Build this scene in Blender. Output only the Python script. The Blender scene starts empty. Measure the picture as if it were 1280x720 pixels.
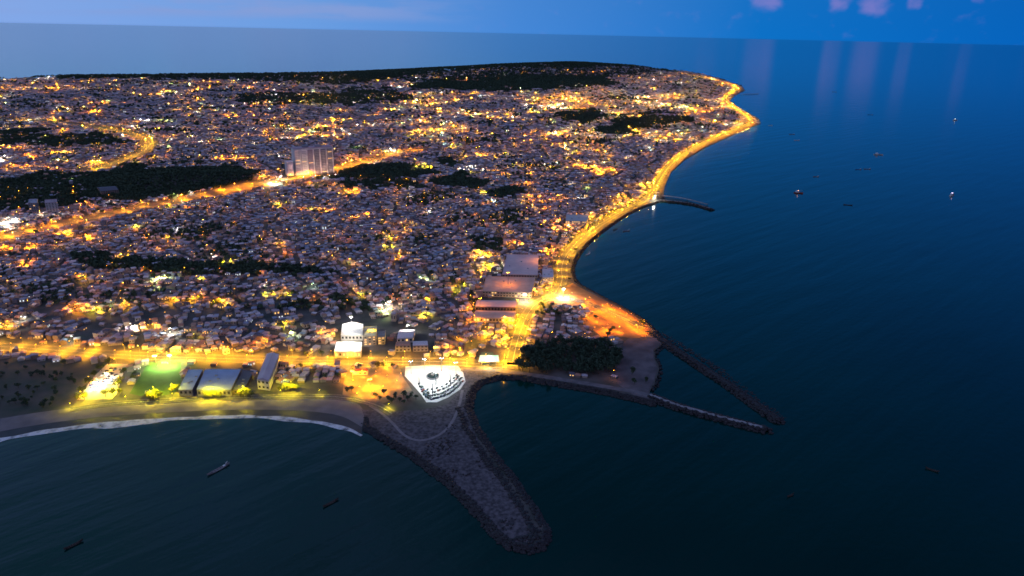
import bpy, bmesh, math, random, mathutils.geometry
import numpy as np
from mathutils import Vector, Matrix
random.seed(7); rng = np.random.default_rng(7)
SC = bpy.context.scene
COL = SC.collection
R = math.radians
PI = math.pi

# ------------------------------------------------------------------ camera
H = 400.0
FPX = 857.0                      # focal length in pixels of a 1280 wide frame
PITCH = R(20.55); ROLL = R(1.27)
cam_d = bpy.data.cameras.new("camera"); cam = bpy.data.objects.new("camera", cam_d); COL.objects.link(cam)
cam_d.sensor_width = 36.0; cam_d.lens = 36.0 * FPX / 1280.0
cam_d.clip_start = 1.0; cam_d.clip_end = 900000.0
M3 = (Matrix.Rotation(R(90) - PITCH, 3, 'X') @ Matrix.Rotation(ROLL, 3, 'Z'))
cam.matrix_world = Matrix.Translation((0, 0, H)) @ M3.to_4x4()
SC.camera = cam
MN = np.array(M3)

# hills: centre in the photograph's frame, radii in metres, height in metres
def flat(u, v, z=2.0):
    d = MN @ np.array([(u - 640) / FPX, -(v - 360) / FPX, -1.0])
    t = (z - H) / min(d[2], -1e-4)
    return d[0] * t, d[1] * t
HILLS = []
for (u, v, rx, ry, h) in [(470, 98, 700, 420, 32), (560, 94, 700, 520, 48), (650, 92, 800, 560, 74), (730, 91, 700, 520, 84), (800, 92, 420, 360, 40),
                          (150, 99, 1000, 330, 14), (330, 98, 800, 330, 18), (222, 232, 190, 110, 26), (300, 228, 120, 90, 16), (100, 240, 160, 110, 10)]:
    x, y = flat(u, v); HILLS.append((x, y, rx, ry, h))
def gz(x, y):
    z = 2.0 + 0 * np.asarray(x, float)
    for hx, hy, rx, ry, h in HILLS:
        q = ((x - hx) / rx) ** 2 + ((y - hy) / ry) ** 2
        z = z + h * np.exp(-1.4 * q) * (q < 6)
    return z
def gzs(x, y):
    z = 2.0
    for hx, hy, rx, ry, h in HILLS:
        q = ((x - hx) / rx) ** 2 + ((y - hy) / ry) ** 2
        if q < 6: z += h * math.exp(-1.4 * q)
    return z
def at(u, v, z=None):
    """the point of the ground (or of the level z) seen at pixel u, v of the 1280x720 photograph"""
    if z is not None:
        x, y = flat(u, v, z); return Vector((x, y, z))
    zz = 2.0
    for _ in range(6):
        x, y = flat(u, v, zz); zz = gzs(x, y)
    return Vector((x, y, zz))
def px(x, y, z=2.0):
    d = np.stack([np.asarray(x, float), np.asarray(y, float), np.asarray(z, float) - H + 0 * np.asarray(x, float)], -1) @ MN
    return 640 + FPX * d[..., 0] / -d[..., 2], 360 - FPX * d[..., 1] / -d[..., 2]
def inside(u, v, poly):
    u = np.asarray(u); v = np.asarray(v); c = np.zeros(u.shape, bool); n = len(poly)
    for i in range(n):
        (x1, y1), (x2, y2) = poly[i], poly[(i + 1) % n]
        if y1 == y2: continue
        c ^= ((y1 > v) != (y2 > v)) & (u < (x2 - x1) * (v - y1) / (y2 - y1) + x1)
    return c
def vnoise(x, y, s, seed=0):
    x = np.asarray(x) / s + 1000; y = np.asarray(y) / s + 1000
    xi = np.floor(x).astype(np.int64); yi = np.floor(y).astype(np.int64); fx = x - xi; fy = y - yi
    fx = fx * fx * (3 - 2 * fx); fy = fy * fy * (3 - 2 * fy)
    def h(a, b):
        n = (a * 374761393 + b * 668265263 + seed * 1442695041) & 0xFFFFFFFF
        n = ((n ^ (n >> 13)) * 1274126177) & 0xFFFFFFFF
        return ((n ^ (n >> 16)) & 0xFFFF) / 65535.0
    return (h(xi, yi) * (1 - fx) + h(xi + 1, yi) * fx) * (1 - fy) + (h(xi, yi + 1) * (1 - fx) + h(xi + 1, yi + 1) * fx) * fy

# ------------------------------------------------------------------ materials
def mat(name, c, c2=None, scale=0.3, rough=0.85, detail=4, metal=0.0, bump=0.0):
    m = bpy.data.materials.new(name); m.use_nodes = True; nt = m.node_tree; b = nt.nodes["Principled BSDF"]
    b.inputs["Roughness"].default_value = rough; b.inputs["Metallic"].default_value = metal
    b.inputs["Specular IOR Level"].default_value = 0.25
    c2 = c2 or tuple(k * 0.6 for k in c)
    tc = nt.nodes.new("ShaderNodeTexCoord"); n = nt.nodes.new("ShaderNodeTexNoise"); n.inputs["Scale"].default_value = scale; n.inputs["Detail"].default_value = detail
    r = nt.nodes.new("ShaderNodeValToRGB"); r.color_ramp.elements[0].position = 0.35; r.color_ramp.elements[1].position = 0.65
    r.color_ramp.elements[0].color = (*c2, 1); r.color_ramp.elements[1].color = (*c, 1)
    nt.links.new(tc.outputs["Object"], n.inputs["Vector"]); nt.links.new(n.outputs["Fac"], r.inputs["Fac"]); nt.links.new(r.outputs["Color"], b.inputs["Base Color"])
    if bump:
        bp = nt.nodes.new("ShaderNodeBump"); bp.inputs["Strength"].default_value = bump; bp.inputs["Distance"].default_value = 0.5
        nt.links.new(n.outputs["Fac"], bp.inputs["Height"]); nt.links.new(bp.outputs["Normal"], b.inputs["Normal"])
    return m
def emat(name, c, s, sampling='AUTO'):
    m = bpy.data.materials.new(name); m.use_nodes = True; nt = m.node_tree; b = nt.nodes["Principled BSDF"]
    b.inputs["Base Color"].default_value = (0.1, 0.1, 0.1, 1)
    b.inputs["Emission Color"].default_value = (*c, 1); b.inputs["Emission Strength"].default_value = s
    m.cycles.emission_sampling = sampling
    return m
ROOFS = [("zinc", (.44, .40, .44), (.30, .27, .30)), ("rust", (.40, .21, .15), (.26, .14, .10)), ("pale", (.66, .58, .58), (.48, .42, .42)),
         ("slate", (.13, .115, .14), (.075, .07, .09)), ("terracotta", (.46, .26, .18), (.32, .18, .13)), ("mauve", (.48, .34, .36), (.33, .23, .25)), ("blue", (.27, .31, .42), (.19, .22, .30))]
RM = [mat("roof_" + n, a, b, 0.9) for n, a, b in ROOFS]
WM = [mat("wall_cream", (.40, .32, .26), (.30, .24, .19), .5), mat("wall_grey", (.27, .25, .26), (.19, .175, .185), .5), mat("wall_white", (.50, .47, .45), (.38, .36, .35), .5), mat("wall_brown", (.23, .17, .14), (.16, .12, .10), .5)]
M_dark = mat("dark_glass", (.02, .025, .03), rough=.3)
SOD = (1.0, .31, .003); AMB = (1.0, .44, .005); WHT = (1.0, .93, .74); TEA = (.62, 1.0, .88); GRN = (.72, 1.0, .30); YEL = (1.0, .78, .012)
M_win = emat("lit_window_warm", (1, .55, .16), 1.7, 'NONE'); M_winw = emat("lit_window_cool", (.85, .95, 1), 1.3, 'NONE')
M_ground = mat("dry_earth", (.10, .088, .082), (.04, .044, .038), .035, detail=8)
M_asph = mat("asphalt", (.085, .083, .082), (.055, .054, .055), .3, detail=6)
M_pave = mat("pavement_concrete", (.17, .15, .13), (.10, .09, .08), .4)
M_paint = mat("road_paint", (.8, .8, .76), (.6, .6, .57), 2)
M_sand = mat("beach_sand", (.20, .17, .168), (.13, .112, .115), .05, detail=6)
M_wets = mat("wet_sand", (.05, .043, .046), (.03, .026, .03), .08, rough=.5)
M_rub = mat("headland_rubble", (.125, .105, .112), (.04, .034, .038), .30, detail=15, bump=.5)
M_rock = mat("armour_rock", (.045, .042, .044), (.025, .025, .027), .35, detail=6)
M_conc = mat("old_concrete", (.30, .28, .28), (.19, .175, .18), .12, detail=6)
M_grassy = mat("football_turf", (.05, .10, .03), (.035, .07, .02), .08)
M_scrub = mat("scrub", (.05, .06, .04), (.09, .075, .06), .05, detail=8)
M_osand = mat("laterite_earth", (.30, .15, .06), (.18, .09, .04), .06, detail=7)
M_ysand = mat("pale_yard_earth", (.42, .36, .27), (.28, .23, .17), .06, detail=7)
M_wplaza = mat("pale_plaza_paving", (.62, .60, .57), (.5, .48, .45), .1)
M_leaf = [mat("leaf_dark", (.058, .095, .055), (.03, .05, .03), .5), mat("leaf_mid", (.07, .105, .055), (.035, .055, .03), .5), mat("leaf_olive", (.13, .14, .03), (.07, .085, .02), .5)]
M_bark = mat("bark", (.12, .09, .07), (.07, .05, .04), 2)
M_steel = mat("galvanised_steel", (.30, .30, .31), (.22, .22, .23), 3, rough=.5, metal=.4)
M_wood = mat("tarred_wood", (.09, .07, .06), (.04, .035, .03), .8)
M_white = mat("white_paint", (.78, .78, .76), (.62, .62, .6), .6, rough=.6)
M_red = mat("red_paint", (.45, .08, .05), (.3, .06, .04), .8, rough=.6)
M_bluep = mat("blue_paint", (.08, .16, .34), (.05, .1, .24), .8, rough=.6)

# ------------------------------------------------------------------ mesh helpers
def link(name, me, mats, parent=None, loc=None, rz=0.0):
    o = bpy.data.objects.new(name, me); COL.objects.link(o)
    if mats is not None and len(me.materials) == 0:
        for m in (mats if isinstance(mats, (list, tuple)) else [mats]): me.materials.append(m)
    if parent is not None: o.parent = parent
    if loc is not None: o.location = loc
    o.rotation_euler = (0, 0, rz)
    return o
def tag(o, label, cat, group=None, kind=None):
    if label: o["label"] = label
    if cat: o["category"] = cat
    if group: o["group"] = group
    if kind: o["kind"] = kind
    return o
def struct(o, kind="structure"):
    o["kind"] = kind; return o
def root(name, loc, rz=0.0):
    o = bpy.data.objects.new(name, None); o.empty_display_size = .5; COL.objects.link(o); o.location = loc; o.rotation_euler = (0, 0, rz); return o
def np_mesh(name, V, counts, loops, mi=None, smooth=False):
    V = np.asarray(V, np.float32); counts = np.asarray(counts, np.int32); loops = np.asarray(loops, np.int32)
    me = bpy.data.meshes.new(name); me.vertices.add(len(V)); me.vertices.foreach_set("co", V.ravel())
    me.loops.add(len(loops)); me.loops.foreach_set("vertex_index", loops)
    me.polygons.add(len(counts)); st = np.concatenate([[0], np.cumsum(counts)[:-1]]).astype(np.int32)
    me.polygons.foreach_set("loop_start", st)
    if mi is not None: me.polygons.foreach_set("material_index", np.asarray(mi, np.int32))
    me.update(calc_edges=True); me.validate()
    return me
class MB:
    """collects faces for ONE mesh"""
    def __init__(s): s.v = []; s.f = []; s.m = []
    def face(s, pts, m=0):
        n = len(s.v); s.v += [tuple(p) for p in pts]; s.f.append(tuple(range(n, n + len(pts)))); s.m.append(m)
    def box(s, x0, y0, z0, x1, y1, z1, m=0, bottom=True):
        n = len(s.v); s.v += [(x0, y0, z0), (x1, y0, z0), (x1, y1, z0), (x0, y1, z0), (x0, y0, z1), (x1, y0, z1), (x1, y1, z1), (x0, y1, z1)]
        q = [(0, 1, 5, 4), (1, 2, 6, 5), (2, 3, 7, 6), (3, 0, 4, 7), (4, 5, 6, 7)] + ([(3, 2, 1, 0)] if bottom else [])
        for f in q: s.f.append(tuple(n + k for k in f)); s.m.append(m)
    def tube(s, p, q, r0, r1=None, seg=6, m=0, cap=True):
        r1 = r0 if r1 is None else r1; p = Vector(p); q = Vector(q); d = (q - p).normalized()
        a = d.orthogonal().normalized(); b = d.cross(a); n = len(s.v)
        for c, r in ((p, r0), (q, r1)):
            for k in range(seg):
                t = 2 * PI * k / seg; s.v.append(tuple(c + (a * math.cos(t) + b * math.sin(t)) * r))
        for k in range(seg): s.f.append((n + k, n + (k + 1) % seg, n + seg + (k + 1) % seg, n + seg + k)); s.m.append(m)
        if cap:
            s.f.append(tuple(n + seg + k for k in range(seg))); s.m.append(m); s.f.append(tuple(n + seg - 1 - k for k in range(seg))); s.m.append(m)
    def prism(s, pts, z0, z1, m=0, mt=None):
        n = len(s.v); k = len(pts); s.v += [(p[0], p[1], z0) for p in pts] + [(p[0], p[1], z1) for p in pts]
        for i in range(k): s.f.append((n + i, n + (i + 1) % k, n + k + (i + 1) % k, n + k + i)); s.m.append(m)
        s.f.append(tuple(n + k + i for i in range(k))); s.m.append(m if mt is None else mt)
    def mesh(s, name):
        me = bpy.data.meshes.new(name); me.from_pydata(s.v, [], s.f); me.polygons.foreach_set("material_index", s.m); me.update(); return me
    def build(s, name, mats, parent=None, loc=None, rz=0.0): return link(name, s.mesh(name), mats, parent, loc, rz)
def dens(pts, step):
    out = []
    for a, b in zip(pts[:-1], pts[1:]):
        a = Vector(a); b = Vector(b); n = max(1, int((b - a).length / step))
        out += [a.lerp(b, k / n) for k in range(n)]
    out.append(Vector(pts[-1])); return out
def smooth_line(pts, it=2):
    pts = [Vector(p) for p in pts]
    for _ in range(it):
        q = [pts[0]]
        for a, b in zip(pts[:-1], pts[1:]): q += [a.lerp(b, .25), a.lerp(b, .75)]
        q.append(pts[-1]); pts = q
    return pts
def normals2(pts):
    out = []
    for i in range(len(pts)):
        a = pts[max(0, i - 1)]; b = pts[min(len(pts) - 1, i + 1)]; d = Vector((b.x - a.x, b.y - a.y)); d.normalize(); out.append(Vector((-d.y, d.x, 0)))
    return out
def ribbon(name, pts, offs, mats, mi=None, ground=True):
    """a strip along pts; offs = [(sideways offset, height above ground)...], mi = material of each lane"""
    n = normals2(pts); V = []; F = []; Mi = []; k = len(offs)
    for p, nn in zip(pts, n):
        for o, dz in offs:
            q = p + nn * o; V.append((q.x, q.y, ((gzs(q.x, q.y)) if ground else 0.0) + dz))
    for i in range(len(pts) - 1):
        for j in range(k - 1):
            F.append((i * k + j, i * k + j + 1, (i + 1) * k + j + 1, (i + 1) * k + j)); Mi.append(mi[j] if mi else 0)
    me = bpy.data.meshes.new(name); me.from_pydata(V, [], F); me.polygons.foreach_set("material_index", Mi); me.update()
    bm = bmesh.new(); bm.from_mesh(me); bmesh.ops.recalc_face_normals(bm, faces=bm.faces); bm.to_mesh(me); bm.free()
    return link(name, me, mats)
def sheet(name, poly_px, dz, m, step=60, skirt=0.0):
    pts = [at(u, v) for u, v in poly_px]; bm = bmesh.new()
    q = [Vector((p.x, p.y)) for p in pts]; cv, ce, cf, *_ = mathutils.geometry.delaunay_2d_cdt(q, [], [list(range(len(q)))], 1, 1e-4)
    bv = [bm.verts.new((p.x, p.y, 0)) for p in cv]
    for t in cf: bm.faces.new([bv[k] for k in t])
    xs = [p.x for p in pts]; ys = [p.y for p in pts]
    y = min(ys) + step
    while y < max(ys):
        bmesh.ops.bisect_plane(bm, geom=bm.verts[:] + bm.edges[:] + bm.faces[:], plane_co=(0, y, 0), plane_no=(0, 1, 0)); y += max(step, y * step / 2500)
    x = min(xs) + step
    while x < max(xs):
        bmesh.ops.bisect_plane(bm, geom=bm.verts[:] + bm.edges[:] + bm.faces[:], plane_co=(x, 0, 0), plane_no=(1, 0, 0)); x += max(step, abs(x) * step / 2500)
    for v in bm.verts: v.co.z = (gzs(v.co.x, v.co.y)) + dz
    if skirt:
        be = [e for e in bm.edges if e.is_boundary]; r = bmesh.ops.extrude_edge_only(bm, edges=be)
        for v in r["geom"]:
            if isinstance(v, bmesh.types.BMVert): v.co.z -= skirt
    bmesh.ops.recalc_face_normals(bm, faces=bm.faces)
    if sum(f.normal.z for f in bm.faces) < 0: bmesh.ops.reverse_faces(bm, faces=bm.faces)
    me = bpy.data.meshes.new(name); bm.to_mesh(me); bm.free(); return struct(link(name, me, m))

# ------------------------------------------------------------------ sky
w = bpy.data.worlds.new("World"); SC.world = w; w.use_nodes = True; nt = w.node_tree; N = nt.nodes; Lk = nt.links
bg = N["Background"]
def nd(t, **k):
    n = N.new(t)
    for a, b in k.items(): setattr(n, a, b)
    return n
def mth(op, a, b=None, c=None, clamp=False):
    n = nd("ShaderNodeMath", operation=op, use_clamp=clamp)
    for i, q in enumerate((a, b, c)):
        if q is None: continue
        if hasattr(q, "is_linked"): Lk.new(q, n.inputs[i])
        else: n.inputs[i].default_value = q
    return n.outputs[0]
def ramp(fac, stops):
    n = nd("ShaderNodeValToRGB"); e = n.color_ramp.elements
    while len(e) < len(stops): e.new(0.5)
    for i, (p, c) in enumerate(stops): e[i].position = p; e[i].color = (*c, 1)
    Lk.new(fac, n.inputs[0]); return n.outputs[0]
def mix(f, a, b):
    n = nd("ShaderNodeMix", data_type='RGBA'); ins = [n.inputs["Factor"], n.inputs[6], n.inputs[7]]
    for s, q in zip(ins, (f, a, b)):
        if hasattr(q, "is_linked"): Lk.new(q, s)
        elif isinstance(q, tuple): s.default_value = (*q, 1)
        else: s.default_value = q
    return n.outputs[2]
def smooth(x, a, b):
    n = nd("ShaderNodeMapRange", interpolation_type='SMOOTHSTEP'); n.inputs[1].default_value = a; n.inputs[2].default_value = b; Lk.new(x, n.inputs[0]); return n.outputs[0]
tcw = nd("ShaderNodeTexCoord"); sep = nd("ShaderNodeSeparateXYZ"); Lk.new(tcw.outputs["Generated"], sep.inputs[0])
az = mth('ARCTAN2', sep.outputs[0], sep.outputs[1])               # 0 ahead, negative to the west
el = mth('ARCSINE', sep.outputs[2])
azf = mth('MULTIPLY_ADD', az, 1 / (2 * PI), 0.5, True)
hor = ramp(azf, [(0.0, (.012, .04, .14)), (.15, (.30, .26, .40)), (.27, (.62, .54, .74)), (.40, (.225, .39, .80)), (.455, (.145, .34, .76)), (.50, (.06, .245, .68)), (.55, (.004, .165, .57)), (.61, (.0015, .115, .49)), (.75, (.004, .07, .30)), (1.0, (.012, .04, .14))])
elf = mth('POWER', mth('DIVIDE', el, R(38), None, True), 1.05)
mid = ramp(azf, [(.3, (.06, .29, .40)), (.40, (.045, .24, .35)), (.5, (.016, .085, .18)), (.6, (.008, .06, .145))])
glow = mth('MULTIPLY', mth('MULTIPLY', smooth(el, R(2.6), R(6)), mth('SUBTRACT', 1.0, smooth(el, R(12), R(26)))), mth('SUBTRACT', 1.0, smooth(az, R(-20), R(14))))
hor = mix(mth('MULTIPLY', glow, .8), hor, (.15, .60, 1.1))
sky = mix(elf, hor, mid)
front = mth('COSINE', az)                                          # 1 ahead, -1 behind the camera
sky = mix(smooth(el, R(38), R(72)), sky, (.27, .31, .69))
sky = mix(mth('MULTIPLY', smooth(mth('MULTIPLY', front, -1.0), -.1, .5), smooth(el, R(-2), R(12))), sky, (.24, .25, .48))
# clouds: a lavender bank over the western horizon, pink cumulus to the north-east
comb = nd("ShaderNodeCombineXYZ"); Lk.new(mth('MULTIPLY', az, 5.0), comb.inputs[0]); Lk.new(mth('MULTIPLY', el, 38.0), comb.inputs[1])
nz = nd("ShaderNodeTexNoise"); nz.inputs["Scale"].default_value = 1.0; nz.inputs["Detail"].default_value = 6; nz.inputs["Roughness"].default_value = .55; Lk.new(comb.outputs[0], nz.inputs["Vector"])
west = mth('SUBTRACT', 1.0, smooth(az, R(-14), R(0)))
bank = mth('MULTIPLY', mth('MULTIPLY', smooth(nz.outputs["Fac"], .40, .60), west), smooth(el, R(.2), R(1.0)))
sky = mix(mth('MULTIPLY', bank, .75), sky, (.24, .34, .67))
gap = mth('MULTIPLY', mth('MULTIPLY', smooth(nz.outputs["Fac"], .50, .58), west), smooth(el, R(1.55), R(1.85)))
sky = mix(mth('MULTIPLY', gap, .8), sky, (.11, .27, .68))
comb2 = nd("ShaderNodeCombineXYZ"); Lk.new(mth('MULTIPLY', az, 44.0), comb2.inputs[0]); Lk.new(mth('MULTIPLY', el, 60.0), comb2.inputs[1])
nz2 = nd("ShaderNodeTexNoise"); nz2.inputs["Scale"].default_value = 1.0; nz2.inputs["Detail"].default_value = 5; nz2.inputs["Roughness"].default_value = .5; Lk.new(comb2.outputs[0], nz2.inputs["Vector"])
def bump_az(c, wd): return mth('SUBTRACT', 1.0, smooth(mth('ABSOLUTE', mth('SUBTRACT', az, R(c))), R(wd * .3), R(wd)))
puffs = None
for c, wd, e0 in [(18.4, 1.7, 1.5), (23.4, 1.0, 1.45), (25.6, 1.4, 1.2), (28.0, .65, 1.5), (31.6, .6, 2.0), (14.6, 1.2, 2.4)]:
    b = mth('MULTIPLY', bump_az(c, wd), smooth(el, R(e0), R(e0 + .75)))
    puffs = b if puffs is None else mth('MAXIMUM', puffs, b)
pf = mth('MULTIPLY', smooth(mth('ADD', mth('MULTIPLY', nz2.outputs["Fac"], 2.0), puffs), 1.1, 2.65), smooth(mth('SUBTRACT', R(3.5), el), 0.0, R(.5)))
sky = mix(mth('MULTIPLY', pf, .43), sky, (.43, .27, .64))
nish = nd("ShaderNodeTexSky", sky_type='NISHITA', sun_disc=False, sun_elevation=R(-3), sun_rotation=R(-82), altitude=400)
nb = nd("ShaderNodeMix", data_type='RGBA', blend_type='ADD'); nb.inputs["Factor"].default_value = .05; Lk.new(sky, nb.inputs[6]); Lk.new(nish.outputs[0], nb.inputs[7])
below = smooth(el, R(-.6), R(-.05))
Lk.new(mix(below, (.01, .06, .2), nb.outputs[2]), bg.inputs["Color"]); bg.inputs["Strength"].default_value = 1.0
sun_d = bpy.data.lights.new("sun", 'SUN'); sun_d.energy = .05; sun_d.angle = R(20); sun_d.color = (1, .8, .72)
sun = bpy.data.objects.new("sun", sun_d); COL.objects.link(sun); sun.rotation_euler = (R(84), 0, R(-82)); sun.location = (-500, 0, 600)

# ------------------------------------------------------------------ sea
def make_sea():
    V = [(0, 0, 0)]; C = []; L = []; nr, na = 40, 96
    rad = [60 * (120000 / 60) ** (k / (nr - 1)) for k in range(nr)]
    for r in rad:
        for k in range(na): t = 2 * PI * k / na; V.append((r * math.cos(t), r * math.sin(t) + 400, 0))
    V[0] = (0, 400, 0)
    for k in range(na): C.append(3); L += [0, 1 + k, 1 + (k + 1) % na]
    for i in range(nr - 1):
        for k in range(na): C.append(4); a = 1 + i * na; b = a + na; L += [a + k, b + k, b + (k + 1) % na, a + (k + 1) % na]
    m = bpy.data.materials.new("sea_water"); m.use_nodes = True; t = m.node_tree; b = t.nodes["Principled BSDF"]
    b.inputs["Roughness"].default_value = .11; b.inputs["IOR"].default_value = 1.333
    tc = t.nodes.new("ShaderNodeTexCoord")
    # body colour: patches of greener and bluer water
    nb_ = t.nodes.new("ShaderNodeTexNoise"); nb_.inputs["Scale"].default_value = .004; nb_.inputs["Detail"].default_value = 4
    rp = t.nodes.new("ShaderNodeValToRGB"); rp.color_ramp.elements[0].position = .3; rp.color_ramp.elements[1].position = .7
    rp.color_ramp.elements[0].color = (.0, .015, .013, 1); rp.color_ramp.elements[1].color = (.0, .023, .019, 1)
    t.links.new(tc.outputs["Object"], nb_.inputs["Vector"]); t.links.new(nb_.outputs["Fac"], rp.inputs["Fac"]); t.links.new(rp.outputs["Color"], b.inputs["Base Color"])
    def noise(sx, sy, rot, detail):
        mp = t.nodes.new("ShaderNodeMapping"); mp.vector_type = "TEXTURE"; mp.inputs["Scale"].default_value = (1 / sx, 1 / sy, 1); mp.inputs["Rotation"].default_value = (0, 0, rot)
        n = t.nodes.new("ShaderNodeTexNoise"); n.inputs["Scale"].default_value = 1; n.inputs["Detail"].default_value = detail
        t.links.new(tc.outputs["Object"], mp.inputs["Vector"]); t.links.new(mp.outputs["Vector"], n.inputs["Vector"]); return n.outputs["Fac"]
    n1 = noise(.005, .03, R(43), 3); n2 = noise(.10, .16, R(30), 4)
    b1 = t.nodes.new("ShaderNodeBump"); b1.inputs["Strength"].default_value = .28; b1.inputs["Distance"].default_value = 4.5
    b2 = t.nodes.new("ShaderNodeBump"); b2.inputs["Strength"].default_value = .22; b2.inputs["Distance"].default_value = .8
    t.links.new(n1, b1.inputs["Height"]); t.links.new(n2, b2.inputs["Height"]); t.links.new(b1.outputs["Normal"], b2.inputs["Normal"]); t.links.new(b2.outputs["Normal"], b.inputs["Normal"])
    struct(link("sea", np_mesh("sea", V, C, L), m))
make_sea()

# ------------------------------------------------------------------ land
BEACH_IN = [(-120, 548), (0, 528), (40, 521), (90, 514), (160, 508), (300, 503), (400, 501), (440, 506), (455, 522)]
HEAD_L = [(455, 522), (458, 534), (480, 547), (520, 571), (560, 601), (598, 640), (622, 668), (640, 682), (660, 686), (680, 680), (684, 664), (670, 640), (655, 618), (640, 597), (622, 574), (606, 552), (592, 528), (584, 508)]
BAY = [(584, 508), (586, 490), (597, 477), (622, 470), (650, 470), (700, 479), (760, 489), (820, 503)]
SANDTIP = [(820, 503), (812, 491), (819, 476), (824, 461), (819, 447), (818, 438), (829, 429), (820, 414), (806, 401)]
COASTR = [(806, 401), (790, 391), (760, 375), (735, 362), (718, 352), (713, 336), (721, 318), (737, 300), (757, 285), (778, 270), (800, 259), (822, 252), (829, 246), (831, 232), (839, 214), (856, 199), (883, 183), (909, 171), (932, 160.5), (951, 154), (949, 149), (925, 135), (912, 126), (918, 119), (931, 113), (928, 108), (903, 99), (876, 92.5), (858, 89)]
COASTF = [(820, 86), (760, 84.5), (700, 84), (640, 85), (560, 87), (500, 89), (430, 91), (300, 93), (150, 95), (0, 99), (-150, 103)]
def jag(poly, amp, seed):
    rg = random.Random(seed); out = []
    for (a, b), (c, d) in zip(poly[:-1], poly[1:]):
        n = max(1, int(math.hypot(c - a, d - b) / 4))
        for k in range(n):
            e = amp if k else 0; out.append((a + (c - a) * k / n + rg.uniform(-e, e), b + (d - b) * k / n + rg.uniform(-e, e) * .6))
    out.append(poly[-1]); return out
HEAD_L = jag(HEAD_L, 1.6, 1); BAY = jag(BAY, .8, 2); SANDTIP = jag(SANDTIP, 1.8, 3)
LAND = BEACH_IN[:-1] + HEAD_L[:-1] + BAY[:-1] + SANDTIP[:-1] + COASTR + COASTF
ground = sheet("ground", LAND, 0.0, M_ground, 60, skirt=3.5)
def wob(pts, a, s, seed):
    n = normals2(pts); return [p + q * a * (2 * float(vnoise(p.x, p.y, s, seed)) - 1) for p, q in zip(pts, n)]
# beach: dry sand, wet sand, foam
bl = [at(u, v, 0.0) for u, v in BEACH_IN]
WATER = [(-120, 575), (0, 549), (60, 538), (130, 529), (200, 523.5), (300, 519), (380, 524), (430, 534), (452, 545)]
def beach():
    a = dens(smooth_line([at(u, v) for u, v in BEACH_IN]), 6)
    b = smooth_line([at(u, v, 0.0) for u, v in WATER]); k = len(a)
    b = dens(b, 1.5)
    bb = [b[int(i * (len(b) - 1) / (k - 1))] for i in range(k)]
    V = []; F = []; Mi = []
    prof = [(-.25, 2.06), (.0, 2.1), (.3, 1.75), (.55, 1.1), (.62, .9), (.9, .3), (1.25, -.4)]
    for p, q in zip(a, bb):
        for f, z in prof:
            c = p.lerp(q, f); V.append((c.x, c.y, z + (.25 * float(vnoise(c.x, c.y, 7, 3)) - .12 if 0 < f < .9 else 0)))
    m = len(prof)
    for i in range(k - 1):
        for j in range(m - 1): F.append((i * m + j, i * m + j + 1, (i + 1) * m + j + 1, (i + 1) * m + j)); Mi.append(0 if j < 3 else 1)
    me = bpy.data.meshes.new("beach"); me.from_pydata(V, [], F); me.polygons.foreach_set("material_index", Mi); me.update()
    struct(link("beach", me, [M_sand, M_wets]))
    # foam of the breaking swell
    fm = bpy.data.materials.new("sea_foam"); fm.use_nodes = True; t = fm.node_tree; pb = t.nodes["Principled BSDF"]; pb.inputs["Base Color"].default_value = (.62, .62, .62, 1); pb.inputs["Roughness"].default_value = .9
    tc = t.nodes.new("ShaderNodeTexCoord"); n = t.nodes.new("ShaderNodeTexNoise"); n.inputs["Scale"].default_value = .10; n.inputs["Detail"].default_value = 5; n.inputs["Roughness"].default_value = .55
    r = t.nodes.new("ShaderNodeValToRGB"); r.color_ramp.elements[0].position = .26; r.color_ramp.elements[1].position = .54
    t.links.new(tc.outputs["Object"], n.inputs["Vector"]); t.links.new(n.outputs["Fac"], r.inputs["Fac"]); t.links.new(r.outputs["Color"], pb.inputs["Alpha"])
    nn = normals2(bb); V = []; F = []
    for i, (p, q) in enumerate(zip(bb, nn)):
        s = i / (k - 1); out = (10 - 6.5 * s) * min(1, (1 - s) * 14 + .12) * (.35 + 1.3 * float(vnoise(p.x, p.y, 30, 9))); inn = -3 * float(vnoise(p.x, p.y, 18, 5))
        for f, z in ((inn, .42), (out * -.0 + 1.5, .34), (out * .5, .22), (out, .12)):
            c = p - q * f; V.append((c.x, c.y, z))
    for i in range(k - 1):
        for j in range(3): F.append((i * 4 + j, i * 4 + j + 1, (i + 1) * 4 + j + 1, (i + 1) * 4 + j))
    me = bpy.data.meshes.new("surf_foam"); me.from_pydata(V, [], F); me.update(); struct(link("surf_foam", me, fm), "stuff")
beach()
# rubble headland, causeway, sand tip, plazas, yards
HEADLAND = [(452, 512), (500, 514), (530, 512), (560, 505), (572, 490), (574, 470), (578, 463), (600, 461), (650, 464), (650, 469.3), (622, 469.3), (597.5, 476.3), (587, 489), (584, 508), (589, 528), (598, 552), (609, 573.5), (624, 596.5), (637, 617.5), (653, 642), (668, 662), (669, 674), (658, 681), (643, 677), (626, 665), (602, 638), (563, 599), (522, 569), (482, 545.5), (459, 533.5), (456, 522)]
sheet("headland", HEADLAND, .15, M_rub, 40)
sheet("sand_spit", [(766, 448), (780, 428), (806, 404), (818, 415), (826, 429), (816.5, 437), (817, 447), (822, 461), (817.5, 475), (810.5, 490), (816, 500), (790, 493), (772, 480)], .12, mat("spit_sand", (.14, .115, .12), (.06, .052, .056), .05, detail=7), 40)
sheet("earth_plaza", [(676, 372), (716, 354), (734, 364), (759, 377), (789, 393), (805, 403), (815, 413), (808, 421), (790, 423), (770, 420), (752, 421), (735, 408), (716, 398), (726, 391), (700, 382)], .14, M_osand, 40)
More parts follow.
